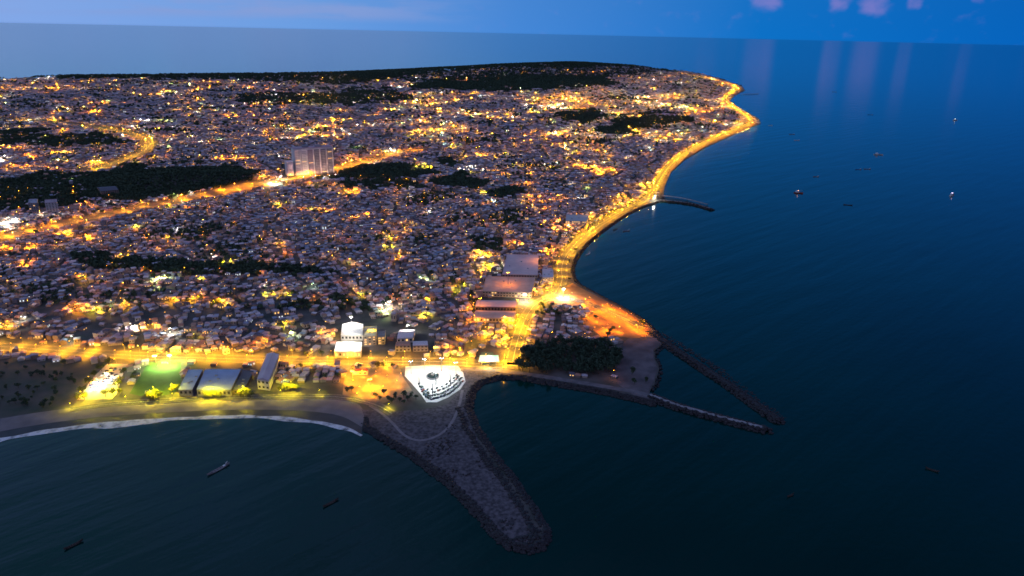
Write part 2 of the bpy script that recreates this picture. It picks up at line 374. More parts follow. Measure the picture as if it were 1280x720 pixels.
sheet("yard_ground", [(95, 500), (120, 468), (134, 455), (160, 455), (153, 470), (146, 492), (140, 499)], .12, M_ysand, 40)
sheet("forecourt_ground", [(428, 494), (432, 460), (452, 457), (500, 459), (503, 470), (515, 488), (500, 494), (478, 505), (450, 500)], .12, mat("forecourt_earth", (.22, .18, .11), (.12, .10, .065), .07, detail=7), 40)
sheet("football_pitch", [(186, 453), (226, 453), (226, 488), (208, 494), (176, 495), (162, 492)], .13, M_grassy, 40)
PLAZA = [(507, 458), (560, 456), (572, 457), (579, 466), (582, 477), (575, 487), (560, 497), (546, 503), (533, 503), (527, 494), (515, 480), (506, 470)]
sheet("paved_plaza", PLAZA, .16, M_wplaza, 40)
sheet("scrub_ground", [(-20, 448), (60, 448), (130, 452), (118, 468), (95, 500), (80, 511), (-20, 524)], .1, M_scrub, 40)

# ------------------------------------------------------------------ roads
ROADS = {
    "shore_road": ([(-60, 430), (0, 433), (60, 437), (120, 442), (200, 446), (300, 449), (400, 451), (500, 452), (560, 452), (600, 455), (648, 457)], 16),
    "beach_road": ([(88, 512), (130, 505.5), (200, 501), (300, 497), (380, 495.5), (430, 496), (470, 505), (490, 517)], 7),
    "junction_road": ([(640, 456), (646, 428), (657, 396), (670, 378), (690, 371)], 14),
    "seafront_road": ([(690, 371), (704, 352), (701, 335), (708, 316), (728, 296), (752, 278), (785, 260), (812, 247), (822, 228), (836, 207), (860, 189), (890, 174), (920, 162), (941, 153), (934, 146), (915, 134), (904, 126), (910, 118), (922, 112.5), (918, 108), (898, 101), (872, 95), (850, 92.5)], 15),
    "point_road": ([(690, 371), (716, 374), (745, 383), (775, 395), (803, 409)], 11),
    "inland_road": ([(-60, 311), (0, 299), (30, 290), (90, 278), (150, 266), (200, 255), (260, 243), (330, 230), (380, 221), (420, 212), (460, 201), (500, 191), (532, 186)], 21),
    "hillside_road": ([(120, 212), (158, 200), (182, 188), (190, 178), (172, 168), (130, 160), (60, 151), (-40, 146)], 20),
    "suburb_road": ([(335, 232), (395, 229), (420, 233), (452, 243)], 8),
    "causeway": ([(576, 462), (610, 462), (650, 466.5), (700, 474), (760, 484), (800, 491), (818, 497)], 9),
}
RP = {}
for rn, (pp, wd) in ROADS.items():
    pts = dens(smooth_line([at(u, v) for u, v in pp]), 14); RP[rn] = pts; h = wd / 2
    if rn == "causeway":
        struct(ribbon(rn, pts, [(-h, .1), (-h, .3), (h, .3), (h, .1)], mat("causeway_concrete", (.17, .15, .155), (.10, .09, .095), .12, detail=6)))
        continue
    s = 2.2; dz = .22
    offs = [(-h - s, .05), (-h - s, dz + .13), (-h, dz + .13), (-h, dz), (-.12, dz), (.12, dz), (h, dz), (h, dz + .13), (h + s, dz + .13), (h + s, .05)]
    struct(ribbon(rn, pts, offs, [M_asph, M_pave, M_paint], [1, 1, 1, 0, 2, 0, 1, 1, 1]))
# a track looping over the headland
trk = dens(smooth_line([at(u, v) for u, v in [(462, 507), (478, 517), (492, 530), (503, 543), (516, 550), (532, 551), (552, 543), (566, 528), (574, 508), (578, 488)]]), 5)
struct(ribbon("gravel_track", trk, [(-1.6, .22), (1.6, .22)], mat("pale_gravel", (.24, .20, .20), (.17, .145, .145), .2)))
# roundabout
rc = at(692, 371)

# ------------------------------------------------------------------ rocks and breakwaters
def rock_strip(pts, spread, n, zlo, zhi, size, seed):
    rg = np.random.default_rng(seed); P = np.array([(p.x, p.y) for p in pts]); seg = np.linalg.norm(np.diff(P, axis=0), axis=1); cum = np.concatenate([[0], np.cumsum(seg)])
    s = rg.uniform(0, cum[-1], n); i = np.clip(np.searchsorted(cum, s) - 1, 0, len(seg) - 1); f = (s - cum[i]) / np.maximum(seg[i], 1e-6)
    p = P[i] + (P[i + 1] - P[i]) * f[:, None]; d = (P[i + 1] - P[i]) / np.maximum(seg[i], 1e-6)[:, None]; nn = np.stack([-d[:, 1], d[:, 0]], 1)
    o = spread[0] + (spread[1] - spread[0]) * rg.uniform(0, 1, n); q = p + nn * o[:, None]; k = np.abs(o - spread[0]) / abs(spread[1] - spread[0])
    z = zhi + (zlo - zhi) * k; r = rg.uniform(*size, n)
    return np.stack([q[:, 0], q[:, 1], z], 1), r
def rocks_mesh(name, C, Rr, seed=1):
    rg = np.random.default_rng(seed); base = np.array([(x, y, z) for x in (-1, 1) for y in (-1, 1) for z in (-.7, .7)], float)
    F = [(0, 1, 3, 2), (4, 6, 7, 5), (0, 4, 5, 1), (2, 3, 7, 6), (1, 5, 7, 3), (0, 2, 6, 4)]
    n = len(C); a = rg.uniform(0, PI, n); V = base[None] * Rr[:, None, None] * rg.uniform(.55, 1.1, (n, 8, 3)); ca, sa = np.cos(a)[:, None], np.sin(a)[:, None]
    X = V[..., 0] * ca - V[..., 1] * sa; Y = V[..., 0] * sa + V[..., 1] * ca; V = np.stack([X, Y, V[..., 2]], -1) + C[:, None, :]
    L = (np.array(F).ravel()[None] + 8 * np.arange(n)[:, None]).ravel()
    return np_mesh(name, V.reshape(-1, 3), np.full(n * 6, 4), L)
def coastline(poly): return dens(smooth_line([at(u, v) for u, v in poly], 1), 5)
parts = []
for poly, sp, n, sz, sd in [(HEAD_L, (3.0, -4.5), 2600, (.6, 1.8), 1), (HEAD_L[len(HEAD_L) // 2:], (13.0, 1.0), 1700, (.5, 1.7), 6), (BAY, (1.5, -7), 1500, (.7, 1.8), 2), (COASTR[:13], (.5, -6), 1500, (.6, 1.5), 3), (SANDTIP[4:], (0, -5), 200, (.6, 1.6), 4)]:
    parts.append(rock_strip(coastline(poly), sp, n, -.2, 2.6, sz, sd))
# scattered blocks on the rubble headland
hu = rng.uniform(455, 690, 9000); hv = rng.uniform(505, 690, 9000); ok = inside(hu, hv, [(560, 520), (582, 500), (592, 528), (606, 552), (640, 597), (670, 640), (684, 664), (680, 679), (660, 685), (640, 681), (598, 639), (545, 588), (520, 560)])
hx, hy = [], []
for u, v in zip(hu[ok], hv[ok]):
    p = at(u, v); hx.append(p.x); hy.append(p.y)
hx = np.array(hx); hy = np.array(hy); kp = (vnoise(hx, hy, 22, 4) > .62) & (rng.uniform(size=len(hx)) < .5)
parts.append((np.stack([hx[kp], hy[kp], np.full(kp.sum(), 2.3)], 1), rng.uniform(.3, 1.1, kp.sum())))
tag(link("shore_rocks", rocks_mesh("shore_rocks", np.concatenate([p[0] for p in parts]), np.concatenate([p[1] for p in parts])), M_rock), "dark armour rocks along the shore of headland and bay", "rocks", None, "stuff")
def breakwater(name, line, label, w0=2.2, w1=8.0, top=3.2, apron=None, crest=None):
    pts = dens(smooth_line([at(u, v, 0.0) for u, v in line], 2), 4)
    offs = [(-w1, -1.5), (-w1 * .6, .8), (-w0, top), (w0, top), (w1 * .6, .8), (w1, -1.5)]
    o = ribbon(name, pts, offs, [M_rock, crest or M_conc], [0, 0, 1, 0, 0], ground=False)
    me = o.data
    for v in me.vertices:
        if v.co.z < top - .1: v.co += Vector((rng.normal() * .7, rng.normal() * .7, rng.normal() * .4))
    n = int(len(pts) * 9); a, ra = rock_strip(pts, (w0, w1), n, -.3, top, (.8, 1.9), 11); b, rb = rock_strip(pts, (-w0, -w1), n, -.3, top, (.8, 1.9), 12)
    C = [a, b]; Q = [ra, rb]
    e = pts[-1]; t = rng.uniform(0, 2 * PI, 60); rr = rng.uniform(0, w1, 60); C.append(np.stack([e.x + rr * np.cos(t), e.y + rr * np.sin(t), top - rr * .42], 1)); Q.append(rng.uniform(.8, 1.9, 60))
    if apron:
        pa = dens(smooth_line([at(u, v, 0.0) for u, v in apron], 2), 4); c, rc_ = rock_strip(pa, (-4, 9), len(pa) * 9, -.9, .15, (.6, 1.6), 13); C.append(c); Q.append(rc_)
    k = link("rock_armour", rocks_mesh("rock_armour", np.concatenate(C), np.concatenate(Q), 5), M_rock, o); k["kind"] = "stuff"
    tag(o, label, "breakwater")
breakwater("breakwater", [(812, 496), (840, 507), (870, 516), (920, 529), (956, 538)], "long dark rock breakwater running on from the causeway past the sand spit", 2.6, 8, 3.4)
breakwater("breakwater", [(812, 416), (845, 439), (870, 456), (900, 475), (935, 500), (962, 520), (971, 526)], "dark rock breakwater with a rubble apron, reaching out from the orange earth plaza", 2.2, 8, 3.4, [(822, 416), (850, 432), (880, 450), (905, 468), (932, 490), (956, 509), (976, 524)], M_rock)

# curved jetty with its railings, and the small far pier
def jetty(line, wd, label, legs, rail=True, zt=3.6):
    pts = dens(smooth_line([at(u, v, 0.0) for u, v in line], 2), 6); nn = normals2(pts); c = pts[0].copy(); r = root("jetty", c); h = wd / 2
    m = MB()
    for i in range(len(pts) - 1):
        p, q = pts[i] - c, pts[i + 1] - c; a, b = nn[i] * h, nn[i + 1] * h
        T = [p - a, q - b, q + b, p + a]; m.face([(k.x, k.y, zt) for k in T]); m.face([(k.x, k.y, zt - .9) for k in T[::-1]])
        m.face([(T[0].x, T[0].y, zt - .9), (T[1].x, T[1].y, zt - .9), (T[1].x, T[1].y, zt), (T[0].x, T[0].y, zt)]); m.face([(T[3].x, T[3].y, zt), (T[2].x, T[2].y, zt), (T[2].x, T[2].y, zt - .9), (T[3].x, T[3].y, zt - .9)])
    m.build("deck", M_conc if rail else M_wood, r)
    for i in range(0, len(pts), legs):
        for s in (-1, 1):
            p = pts[i] - c + nn[i] * (h - .6) * s; q = MB(); q.tube((p.x, p.y, -2), (p.x, p.y, zt - .9), .45, .4, 6); q.build("pile", M_wood, r)
    if rail:
        for s in (-1, 1):
            q = MB(); e = [pts[i] - c + nn[i] * (h - .25) * s for i in range(len(pts))]
            for i in range(len(e) - 1):
                q.tube((e[i].x, e[i].y, zt), (e[i].x, e[i].y, zt + 1.2), .07, .07, 4); q.tube((e[i].x, e[i].y, zt + 1.15), (e[i + 1].x, e[i + 1].y, zt + 1.15), .09, .09, 4)
            q.build("railing", M_steel, r)
    tag(r, label, "jetty"); return r
breakwater("breakwater", [(822, 251), (850, 253.5), (872, 257), (889, 262.5)], "short curved rock breakwater beside the concrete jetty below the pale jetty head", 2.6, 7, 3.4)
jetty([(827, 246), (848, 248), (866, 252), (884, 257)], 5, "narrow railed concrete jetty beside the curved rock breakwater", 4)
jetty([(926, 118), (938, 118), (948, 117.5)], 12, "small far pier jutting from the seafront road bend", 3)

# ------------------------------------------------------------------ lamps
HEADS = []          # lamp list: (x, y, z0, height, kind, power, reach)
def lamp_mesh(h, kind, power, arm=1.6, double=False):
    m = MB(); m.tube((0, 0, 0), (0, 0, h), .14, .08, 6, 0)
    for s in ((1, -1) if double else (1,)):
        m.tube((0, 0, h - .1), (arm * s, 0, h + .35), .06, .05, 4, 0)
        x0 = arm * s - .55; m.box(x0, -.28, h + .30, x0 + 1.1, .28, h + .48, 0)
        m.face([(x0 + .02, .25, h + .28), (x0 + 1.08, .25, h + .28), (x0 + 1.08, -.25, h + .28), (x0 + .02, -.25, h + .28)], 1)
        for a, b in (((-.01, -.29), (1.11, -.29)), ((1.11, -.29), (1.11, .29)), ((1.11, .29), (-.01, .29)), ((-.01, .29), (-.01, -.29))): m.face([(x0 + a[0], a[1], h + .30), (x0 + b[0], b[1], h + .30), (x0 + b[0], b[1], h + .56), (x0 + a[0], a[1], h + .56)], 2)
    return m.mesh("street_lamp"), kind
EM = {}
EMC = {"sodium": SOD, "amber": AMB, "white": WHT, "teal": TEA, "green": GRN, "yellow": YEL, "cool": (.88, 1.0, .94), "pink": (1.0, .62, .44)}
def lens(kind, power):
    key = (kind, power)
    if key not in EM: EM[key] = emat("lamp_lens_%s_%d" % (kind, power), EMC[kind], power / .53, 'FRONT')
    return EM[key]
LM = {}
BW = {}
def bowl(kind):
    if kind not in BW: BW[kind] = emat("lamp_bowl_" + kind, EMC[kind], 9, 'NONE')
    return BW[kind]
def lampdata(h, kind, power, double=False):
    key = (h, kind, power, double)
    if key not in LM:
        me, _ = lamp_mesh(h, kind, power, double=double); me.materials.append(M_steel); me.materials.append(lens(kind, power)); me.materials.append(bowl(kind)); LM[key] = me
    return LM[key]
LAMPS = []          # (pos, rz, h, kind, power, where)
def road_lamps(rn, step, side, h, kind, power, t0=0.0, t1=1.0, both=False):
    pts = RP[rn]; wd = ROADS[rn][1] / 2 + 1.2; nn = normals2(pts); acc = 0.0; last = None; n = len(pts); k = 0
    for i in range(int(n * t0), int(n * t1)):
        if last is not None: acc += (pts[i] - last).length
        last = pts[i]
        if acc >= step or k == 0:
            acc = 0.0; k += 1
            for s in ((1, -1) if both else ((side if k % 2 else -side) if side else 1,)):
                q = pts[i] + nn[i] * (wd + rng.uniform(-.5, 1.5)) * s; power_ = int(power * rng.choice([.6, 1.0, 1.0, 1.5])); d = -nn[i] * s
                LAMPS.append((Vector((q.x, q.y, (gzs(q.x, q.y)))), math.atan2(d.y, d.x), h, kind, power_, rn))
road_lamps("shore_road", 19, 1, 10, "amber", 4400, both=True)
road_lamps("beach_road", 42, 0, 6, "yellow", 1800)
road_lamps("junction_road", 22, 1, 10, "amber", 3600, both=True)
road_lamps("point_road", 24, 1, 9, "sodium", 2600, both=True)
road_lamps("seafront_road", 26, 1, 10, "amber", 3700, t1=.40, both=True)
road_lamps("seafront_road", 30, 1, 11, "amber", 6500, t0=.40, both=True)
road_lamps("inland_road", 34, 1, 10, "sodium", 7000, both=True)
road_lamps("hillside_road", 36, 1, 10, "amber", 5200, both=True, t1=.55)
road_lamps("hillside_road", 50, 1, 10, "amber", 5200, t0=.55)
road_lamps("suburb_road", 36, 1, 8, "sodium", 2600)
def lamps_px(lst, h, kind, power, where, jit=0.0):
    for u, v in lst:
        p = at(u + rng.uniform(-jit, jit), v + rng.uniform(-jit, jit) * .5); LAMPS.append((p, rng.uniform(0, 6.28), h, kind, power, where))
lamps_px([(735, 398), (748, 404), (760, 412), (742, 391), (757, 396), (770, 402), (785, 407), (796, 413), (806, 417), (731, 386), (775, 415), (752, 416), (764, 388), (784, 398)], 8, "sodium", 2000, "earth_plaza")
lamps_px([(655, 372), (662, 380), (648, 382), (668, 366), (680, 362), (690, 358)], 8, "amber", 4000, "market_hall")
lamps_px([(560, 436), (575, 440), (590, 433), (570, 428), (545, 440), (632, 440), (626, 432), (618, 428), (585, 446), (634, 425)], 7, "amber", 2300, "fuel_station")
lamps_px([(u, v + (3.0 if 250 < u < 320 else -1)) for u, v in [(190, 503), (194, 498), (263, 494), (268, 497), (306, 493), (365, 490), (215, 494), (148, 492), (135, 497), (110, 502), (358, 489)]], 13, "yellow", 4200, "beach_tree")
lamps_px([(110, 478), (140, 462), (146, 455), (150, 478), (128, 492), (100, 497), (118, 490)], 7, "amber", 1300, "lit_yard")
lamps_px([(440, 466), (452, 470), (470, 470), (485, 475), (495, 482), (480, 490), (465, 496), (448, 490), (440, 482), (432, 475), (500, 474), (484, 463)], 7, "sodium", 1500, "forecourt")

# clusters of bright lamps seen in the photo's city: (u, v, ru, rv, n, kind, power)
CL = [(750, 214, 24, 5, 14, "sodium", 5200), (722, 211, 14, 3, 5, "amber", 5200), (700, 283, 20, 7, 9, "sodium", 2700), (728, 276, 10, 3, 4, "white", 2600), (600, 321, 14, 5, 9, "amber", 2500), (612, 334, 8, 4, 5, "yellow", 2200), (490, 300, 8, 2, 3, "yellow", 1500),
      (285, 331, 6, 3, 3, "yellow", 1500), (100, 389, 14, 4, 7, "sodium", 1900), (122, 391, 6, 2, 3, "yellow", 1500), (160, 385, 8, 4, 4, "amber", 1300), (214, 379, 8, 2, 4, "amber", 1500), (245, 377, 6, 2, 3, "amber", 1500), (279, 382, 12, 3, 6, "amber", 1500),
      (170, 414, 8, 4, 4, "white", 1700), (213, 420, 6, 4, 3, "white", 1700), (190, 412, 16, 3, 5, "amber", 1300), (30, 401, 6, 3, 2, "white", 1200), (8, 412, 8, 4, 4, "amber", 1500), (204, 352, 9, 2, 4, "green", 1900), (255, 353, 4, 2, 1, "yellow", 1300), (103, 350, 6, 2, 2, "amber", 1400),
      (115, 299, 12, 2.5, 5, "sodium", 2600), (82, 292, 9, 5, 6, "amber", 2600), (25, 312, 26, 6, 9, "sodium", 2200), (30, 333, 12, 5, 5, "sodium", 1900), (155, 320, 8, 3, 3, "amber", 1500), (170, 284, 4, 1.5, 1, "yellow", 1800), (210, 300, 6, 2, 2, "amber", 1500),
      (395, 264, 22, 4, 5, "sodium", 1500), (390, 262, 4, 1, 1, "yellow", 1700), (355, 258, 12, 2, 3, "yellow", 1500), (458, 271, 5, 2, 2, "sodium", 1700), (604, 244, 6, 4, 4, "yellow", 2200), (486, 311, 5, 2, 2, "yellow", 1500), (525, 351, 6, 3, 3, "green", 1500), (540, 308, 4, 1, 0, "amber", 1500),
      (488, 385, 8, 4, 3, "white", 1700), (480, 393, 5, 4, 3, "green", 1700), (534, 379, 8, 3, 3, "amber", 1200), (530, 399, 6, 2, 3, "yellow", 1300), (452, 371, 6, 2, 2, "yellow", 1400), (335, 371, 7, 2, 2, "yellow", 1300), (364, 372, 7, 2, 2, "yellow", 1300), (575, 362, 8, 2, 3, "yellow", 1500),
      (410, 421, 10, 4, 4, "amber", 1300), (355, 409, 4, 2, 2, "yellow", 1200), (370, 422, 5, 3, 2, "green", 900), (325, 432, 10, 5, 4, "sodium", 1100), (285, 438, 10, 5, 4, "sodium", 1100),
      (205, 152, 9, 1.4, 6, "green", 8000), (180, 152, 8, 1.2, 4, "white", 7000), (168, 158, 7, 2, 3, "white", 6500), (700, 127, 50, 5, 34, "amber", 9500), (745, 131, 20, 2.2, 12, "amber", 13000), (680, 133, 25, 4, 9, "white", 8000), (835, 121, 26, 3, 12, "sodium", 11000),
      (868, 141, 20, 4, 12, "sodium", 9000), (790, 163, 12, 4, 8, "amber", 6500), (700, 167, 40, 4, 14, "amber", 5500), (830, 172, 18, 4, 9, "amber", 5200), (655, 173, 14, 5, 6, "sodium", 5500), (540, 162, 16, 3, 10, "amber", 7000), (520, 166, 14, 3, 8, "amber", 6500), (400, 159, 10, 2, 5, "amber", 6000),
      (330, 170, 8, 2, 3, "sodium", 5200), (380, 171, 14, 2, 6, "amber", 5200), (425, 150, 16, 3, 8, "amber", 6000), (430, 140, 10, 2, 4, "amber", 6000), (487, 137, 6, 2, 4, "amber", 7500), (475, 157, 8, 2, 3, "white", 6000), (550, 137, 7, 1.5, 3, "amber", 7000), (605, 117, 16, 2, 6, "amber", 9500),
      (585, 158, 30, 4, 9, "sodium", 5000), (620, 145, 26, 5, 12, "amber", 6500), (17, 185, 14, 2, 5, "sodium", 5000), (75, 191, 12, 2, 5, "amber", 4500), (36, 197, 12, 3, 5, "sodium", 4500), (27, 209, 16, 2, 5, "sodium", 4200), (78, 203, 6, 2, 3, "green", 4200), (122, 207, 10, 4, 7, "amber", 4500), (5, 200, 6, 3, 3, "white", 4500), (290, 200, 24, 2.5, 9, "sodium", 3800),
      (5, 285, 10, 4, 6, "white", 2600), (15, 280, 14, 4, 5, "white", 2300), (345, 229, 12, 2.5, 5, "teal", 3600), (352, 225, 8, 2, 3, "white", 3000), (440, 200, 10, 4, 8, "sodium", 3600), (490, 190, 14, 2, 6, "white", 3200), (470, 204, 10, 2, 3, "white", 2200), (445, 240, 9, 3, 4, "sodium", 2200), (330, 222, 7, 3, 4, "sodium", 3200),
      (590, 195, 30, 3, 7, "amber", 3600), (585, 212, 24, 2, 5, "white", 1900), (530, 210, 12, 4, 6, "yellow", 2200), (300, 145, 40, 2, 12, "sodium", 5200), (280, 103, 60, 2, 14, "sodium", 9000), (190, 118, 30, 3, 8, "amber", 6500), (205, 119, 6, 2, 4, "white", 8000), (125, 129, 20, 2, 7, "sodium", 6500), (115, 141, 8, 1.5, 5, "sodium", 8000), (35, 150, 40, 2.5, 9, "amber", 5200),
      (60, 98, 14, 2, 8, "white", 11000), (12, 101, 14, 2, 5, "amber", 9000), (35, 110, 40, 4, 9, "sodium", 6500), (88, 108, 10, 2, 4, "sodium", 9000), (120, 102, 20, 2, 5, "amber", 7500), (240, 112, 40, 4, 10, "amber", 6500), (330, 108, 40, 3, 10, "sodium", 6500), (470, 97, 40, 2, 5, "sodium", 7000), (580, 92, 22, 2.5, 9, "sodium", 7500), (700, 82, 60, 2, 8, "sodium", 4500),
      (815, 94, 30, 2.5, 14, "sodium", 11000), (854, 91, 5, 1.5, 5, "amber", 16000), (660, 245, 30, 3, 5, "sodium", 2100), (660, 232, 8, 3, 3, "sodium", 2600), (690, 255, 30, 8, 9, "sodium", 1900), (780, 250, 20, 6, 9, "amber", 2600), (768, 262, 12, 5, 6, "amber", 2600), (800, 235, 14, 6, 7, "amber", 2600), (740, 292, 10, 5, 5, "sodium", 2600), (690, 315, 8, 6, 5, "sodium", 2300), (648, 307, 12, 3, 3, "sodium", 1900), (600, 345, 5, 6, 3, "amber", 1500), (588, 385, 5, 10, 4, "sodium", 1700), (592, 405, 10, 4, 4, "sodium", 1600), (635, 402, 8, 6, 5, "amber", 2200), (610, 420, 18, 5, 7, "amber", 1900), (650, 400, 5, 5, 3, "amber", 2600)]
for (u, v, ru, rv, n, kind, power) in CL:
    for _ in range(n):
        a = rng.uniform(0, 2 * PI); r = math.sqrt(rng.uniform(0, 1)); LAMPS.append((at(u + ru * r * math.cos(a), v + rv * r * math.sin(a)), rng.uniform(0, 6.28), 8, kind, power, "city"))

# ------------------------------------------------------------------ landmark buildings
ORD = ["first", "second", "third", "fourth", "fifth", "sixth", "seventh", "eighth", "ninth", "tenth", "eleventh", "twelfth"] + ["%dth" % k for k in range(13, 200)]
RES = []       # footprints kept free of houses (px polygons on the ground)
LANDMARK = []  # (name, x, y)
def mark(name, u, v): p = at(u, v); LANDMARK.append((name, p.x, p.y))
SHORTS = ['broad mauve market hall', 'ochre market hall', 'mauve narrow warehouse', 'ochre narrow warehouse', 'set-back white hall', 'brilliant white hall', 'cream apartment block', 'narrow yellow block', 'pale hipped hall', 'terracotta terrace', 'pale-roofed terrace', 'narrow blue-grey shed', 'broad blue-grey shed', 'dark-roofed shed', 'mauve hangar', 'bright cream office', 'grey hill-foot block', 'wide hill-foot block', 'low inland block', 'hill school', 'red-roofed bar', 'pale hall-side office']
def quad_building(name, roof_px, h, label, wall, roof, kind="flat", windows=True, cat="building", floors=2, lit=0.0, parapet=.8, seed=0):
    """roof_px: the four roof corners, far-left, far-right, near-right, near-left, as seen at height h"""
    g = sum(float(at(u, v).z) for u, v in roof_px) / 4; P = [at(u, v, g + h) for u, v in roof_px]; c = sum(P, Vector()) / 4; c.z = g
    P = [Vector((p.x - c.x, p.y - c.y, 0)) for p in P]; r = root(name, c)
    wb = MB(); k = len(P)
    # walls run counter-clockwise seen from above
    for i in range(k): a, b = P[i], P[(i + 1) % k]; wb.face([(b.x, b.y, -1), (a.x, a.y, -1), (a.x, a.y, h), (b.x, b.y, h)])
    wb.build("wall", wall, r)
    rb = MB()
    if kind == "flat":
        rb.face([(p.x, p.y, h - .05) for p in P[::-1]])
        for i in range(k):
            a, b = P[i], P[(i + 1) % k]; n = Vector((b.y - a.y, a.x - b.x, 0)).normalized() * -.35; e = Vector((0, 0, 0))
            ai, bi = a - n * -1.0, b - n * -1.0
            for q in ([a, b, h, parapet],):
                rb.face([(b.x, b.y, h), (a.x, a.y, h), (a.x, a.y, h + parapet), (b.x, b.y, h + parapet)]); rb.face([(b.x, b.y, h + parapet), (a.x, a.y, h + parapet), (ai.x, ai.y, h + parapet), (bi.x, bi.y, h + parapet)])
                rb.face([(ai.x, ai.y, h), (bi.x, bi.y, h), (bi.x, bi.y, h + parapet), (ai.x, ai.y, h + parapet)])
        rb.build("roof", roof, r)
        if (P[0] - P[1]).length > 14:
            rg = random.Random(seed + 5)
            for _ in range(3):
                s, t = rg.uniform(.15, .85), rg.uniform(.2, .8); q = P[0].lerp(P[1], s).lerp(P[3].lerp(P[2], s), t); ub = MB(); ub.box(q.x - 1.2, q.y - .9, h - .03, q.x + 1.2, q.y + .9, h + 1.0); ub.build("roof_unit", M_steel, r)
    else:
        # long gables: ridge along the side the kind names ("u" across, "v" in depth), n bays
        n = int(kind[1:] or 1); along = kind[0]
        e0, e1, e2, e3 = (P[0], P[1], P[2], P[3]) if along == "u" else (P[1], P[2], P[3], P[0])
        for i in range(n):
            s0, s1 = i / n, (i + 1) / n; a0, a1 = e0.lerp(e3, s0), e1.lerp(e2, s0); b0, b1 = e0.lerp(e3, s1), e1.lerp(e2, s1); m0, m1 = a0.lerp(b0, .5), a1.lerp(b1, .5); rr = min(3.2, (a0 - b0).length * .17)
            m0 = Vector((m0.x, m0.y, h + rr)); m1 = Vector((m1.x, m1.y, h + rr)); z = lambda p: Vector((p.x, p.y, h))
            rb.face([z(a1), z(a0), m0, m1]); rb.face([z(b0), z(b1), m1, m0]); rb.face([z(a0), z(b0), m0]); rb.face([z(b1), z(a1), m1])
        o = rb.build("roof", roof, r)
    if windows:
        rg = random.Random(seed); near = [(3, 2), (2, 1)]
        for (i, j) in near:
            a, b = P[i], P[j]; Ln = (b - a).length; d = (b - a) / Ln; n = Vector((d.y, -d.x, 0)); cols = max(1, int(Ln / 4.5))
            if n.dot(-Vector((c.x, c.y, 0))) < 0: n = -n
            for f in range(floors):
                z0 = h * (f + .35) / floors; z1 = h * (f + .75) / floors
                for k_ in range(cols):
                    if len(r.children) > 90: break
                    s = (k_ + .5) / cols * Ln; q = a + d * s + n * .04; m = MB(); hw = min(1.3, Ln / cols * .3)
                    m.face([(q.x - d.x * hw, q.y - d.y * hw, z0), (q.x + d.x * hw, q.y + d.y * hw, z0), (q.x + d.x * hw, q.y + d.y * hw, z1), (q.x - d.x * hw, q.y - d.y * hw, z1)])
                    m.build("window", M_win if rg.random() < lit else M_dark, r)
    tag(r, label, cat); RES.append([(u, v) for u, v in [tuple(float(t) for t in px(p.x + c.x, p.y + c.y, g)) for p in P]]); LANDMARK.append((SHORTS[len(LANDMARK)], c.x, c.y)); return r, c, P
M_rm = mat("hall_roof_mauve", (.60, .46, .43), (.50, .38, .36), .05, detail=8); M_ro = mat("hall_roof_ochre", (.58, .40, .30), (.46, .31, .24), .08, detail=8)
M_rb = mat("shed_roof_bluegrey", (.32, .38, .50), (.27, .32, .42), .1, detail=6); M_rd = mat("shed_roof_dark", (.10, .11, .13), (.07, .08, .09), .1)
quad_building("market_hall", [(634, 318), (673, 319), (672, 344), (628, 343)], 10, "largest market hall, broad flat mauve roof beside the seafront road", WM[1], M_rm, "flat", floors=2, seed=1)
quad_building("market_hall", [(608, 346), (669, 347), (665, 366), (603, 364)], 9, "second market hall, ochre roof in front of the broad mauve one", WM[0], M_ro, "flat", floors=2, seed=2, lit=.2)
quad_building("warehouse", [(597, 375), (646, 376), (645, 384), (594, 383)], 8, "long narrow warehouse with mauve gabled roof behind the ochre-roofed one", WM[3], M_rm, "u1", floors=1, seed=3)
quad_building("warehouse", [(595, 388), (645, 389), (643, 398), (592, 397)], 7, "long narrow warehouse with ochre gabled roof beside the lit junction road", WM[0], M_ro, "u1", floors=1, seed=4, lit=.3)
quad_building("hall", [(428, 405), (454, 405), (453, 419), (426, 419)], 8, "white-roofed hall set back behind the brilliantly lit white one", WM[2], M_white, "v1", floors=1, seed=5, lit=.3)
quad_building("hall", [(421, 428), (452, 428), (451, 440), (418, 440)], 8, "brilliantly floodlit white-roofed hall fronting the shore road", WM[2], M_white, "flat", floors=1, seed=6, lit=.8)
quad_building("apartment_block", [(456, 409), (471, 408), (470, 420), (454, 421)], 13, "cream apartment block with lit front beside the white halls", WM[0], mat("cream_roof", (.55, .47, .33), (.44, .37, .26), .2), "flat", floors=4, seed=7, lit=.35)
quad_building("apartment_block", [(473, 414), (482, 413.5), (481, 421), (472, 421.5)], 11, "narrow yellow apartment block between cream block and dark trees", mat("wall_yellow", (.62, .48, .2), (.5, .38, .16), .4), WM[0], "flat", floors=3, seed=8, lit=.4)
quad_building("hall", [(500, 412), (519, 412), (516, 422), (496, 423)], 7, "pale hipped hall behind the twin terracotta-roofed blocks", WM[2], RM[2], "u1", floors=1, seed=9, lit=.2)
quad_building("terrace", [(496, 427), (513, 426.5), (513, 431.5), (494, 432)], 9, "terracotta-roofed terrace, the one beside the cream blocks", WM[1], RM[4], "u1", floors=2, seed=10, lit=.15)
quad_building("terrace", [(516, 426.5), (534, 426), (535, 431.5), (516, 432)], 9, "pale-roofed terrace at the fuel station end of the twin pair", WM[1], RM[2], "u1", floors=2, seed=11, lit=.15)
quad_building("sports_hall", [(236, 462), (253, 462), (240, 487), (223, 487)], 8, "narrow blue-grey roofed shed beside the football pitch", WM[1], M_rb, "flat", floors=1, seed=12, parapet=.3)
quad_building("sports_hall", [(257, 461.5), (301, 461.5), (288, 487), (246, 487)], 9, "broad blue-grey roofed shed next to the narrow one", WM[1], M_rb, "flat", floors=1, seed=13, parapet=.3)
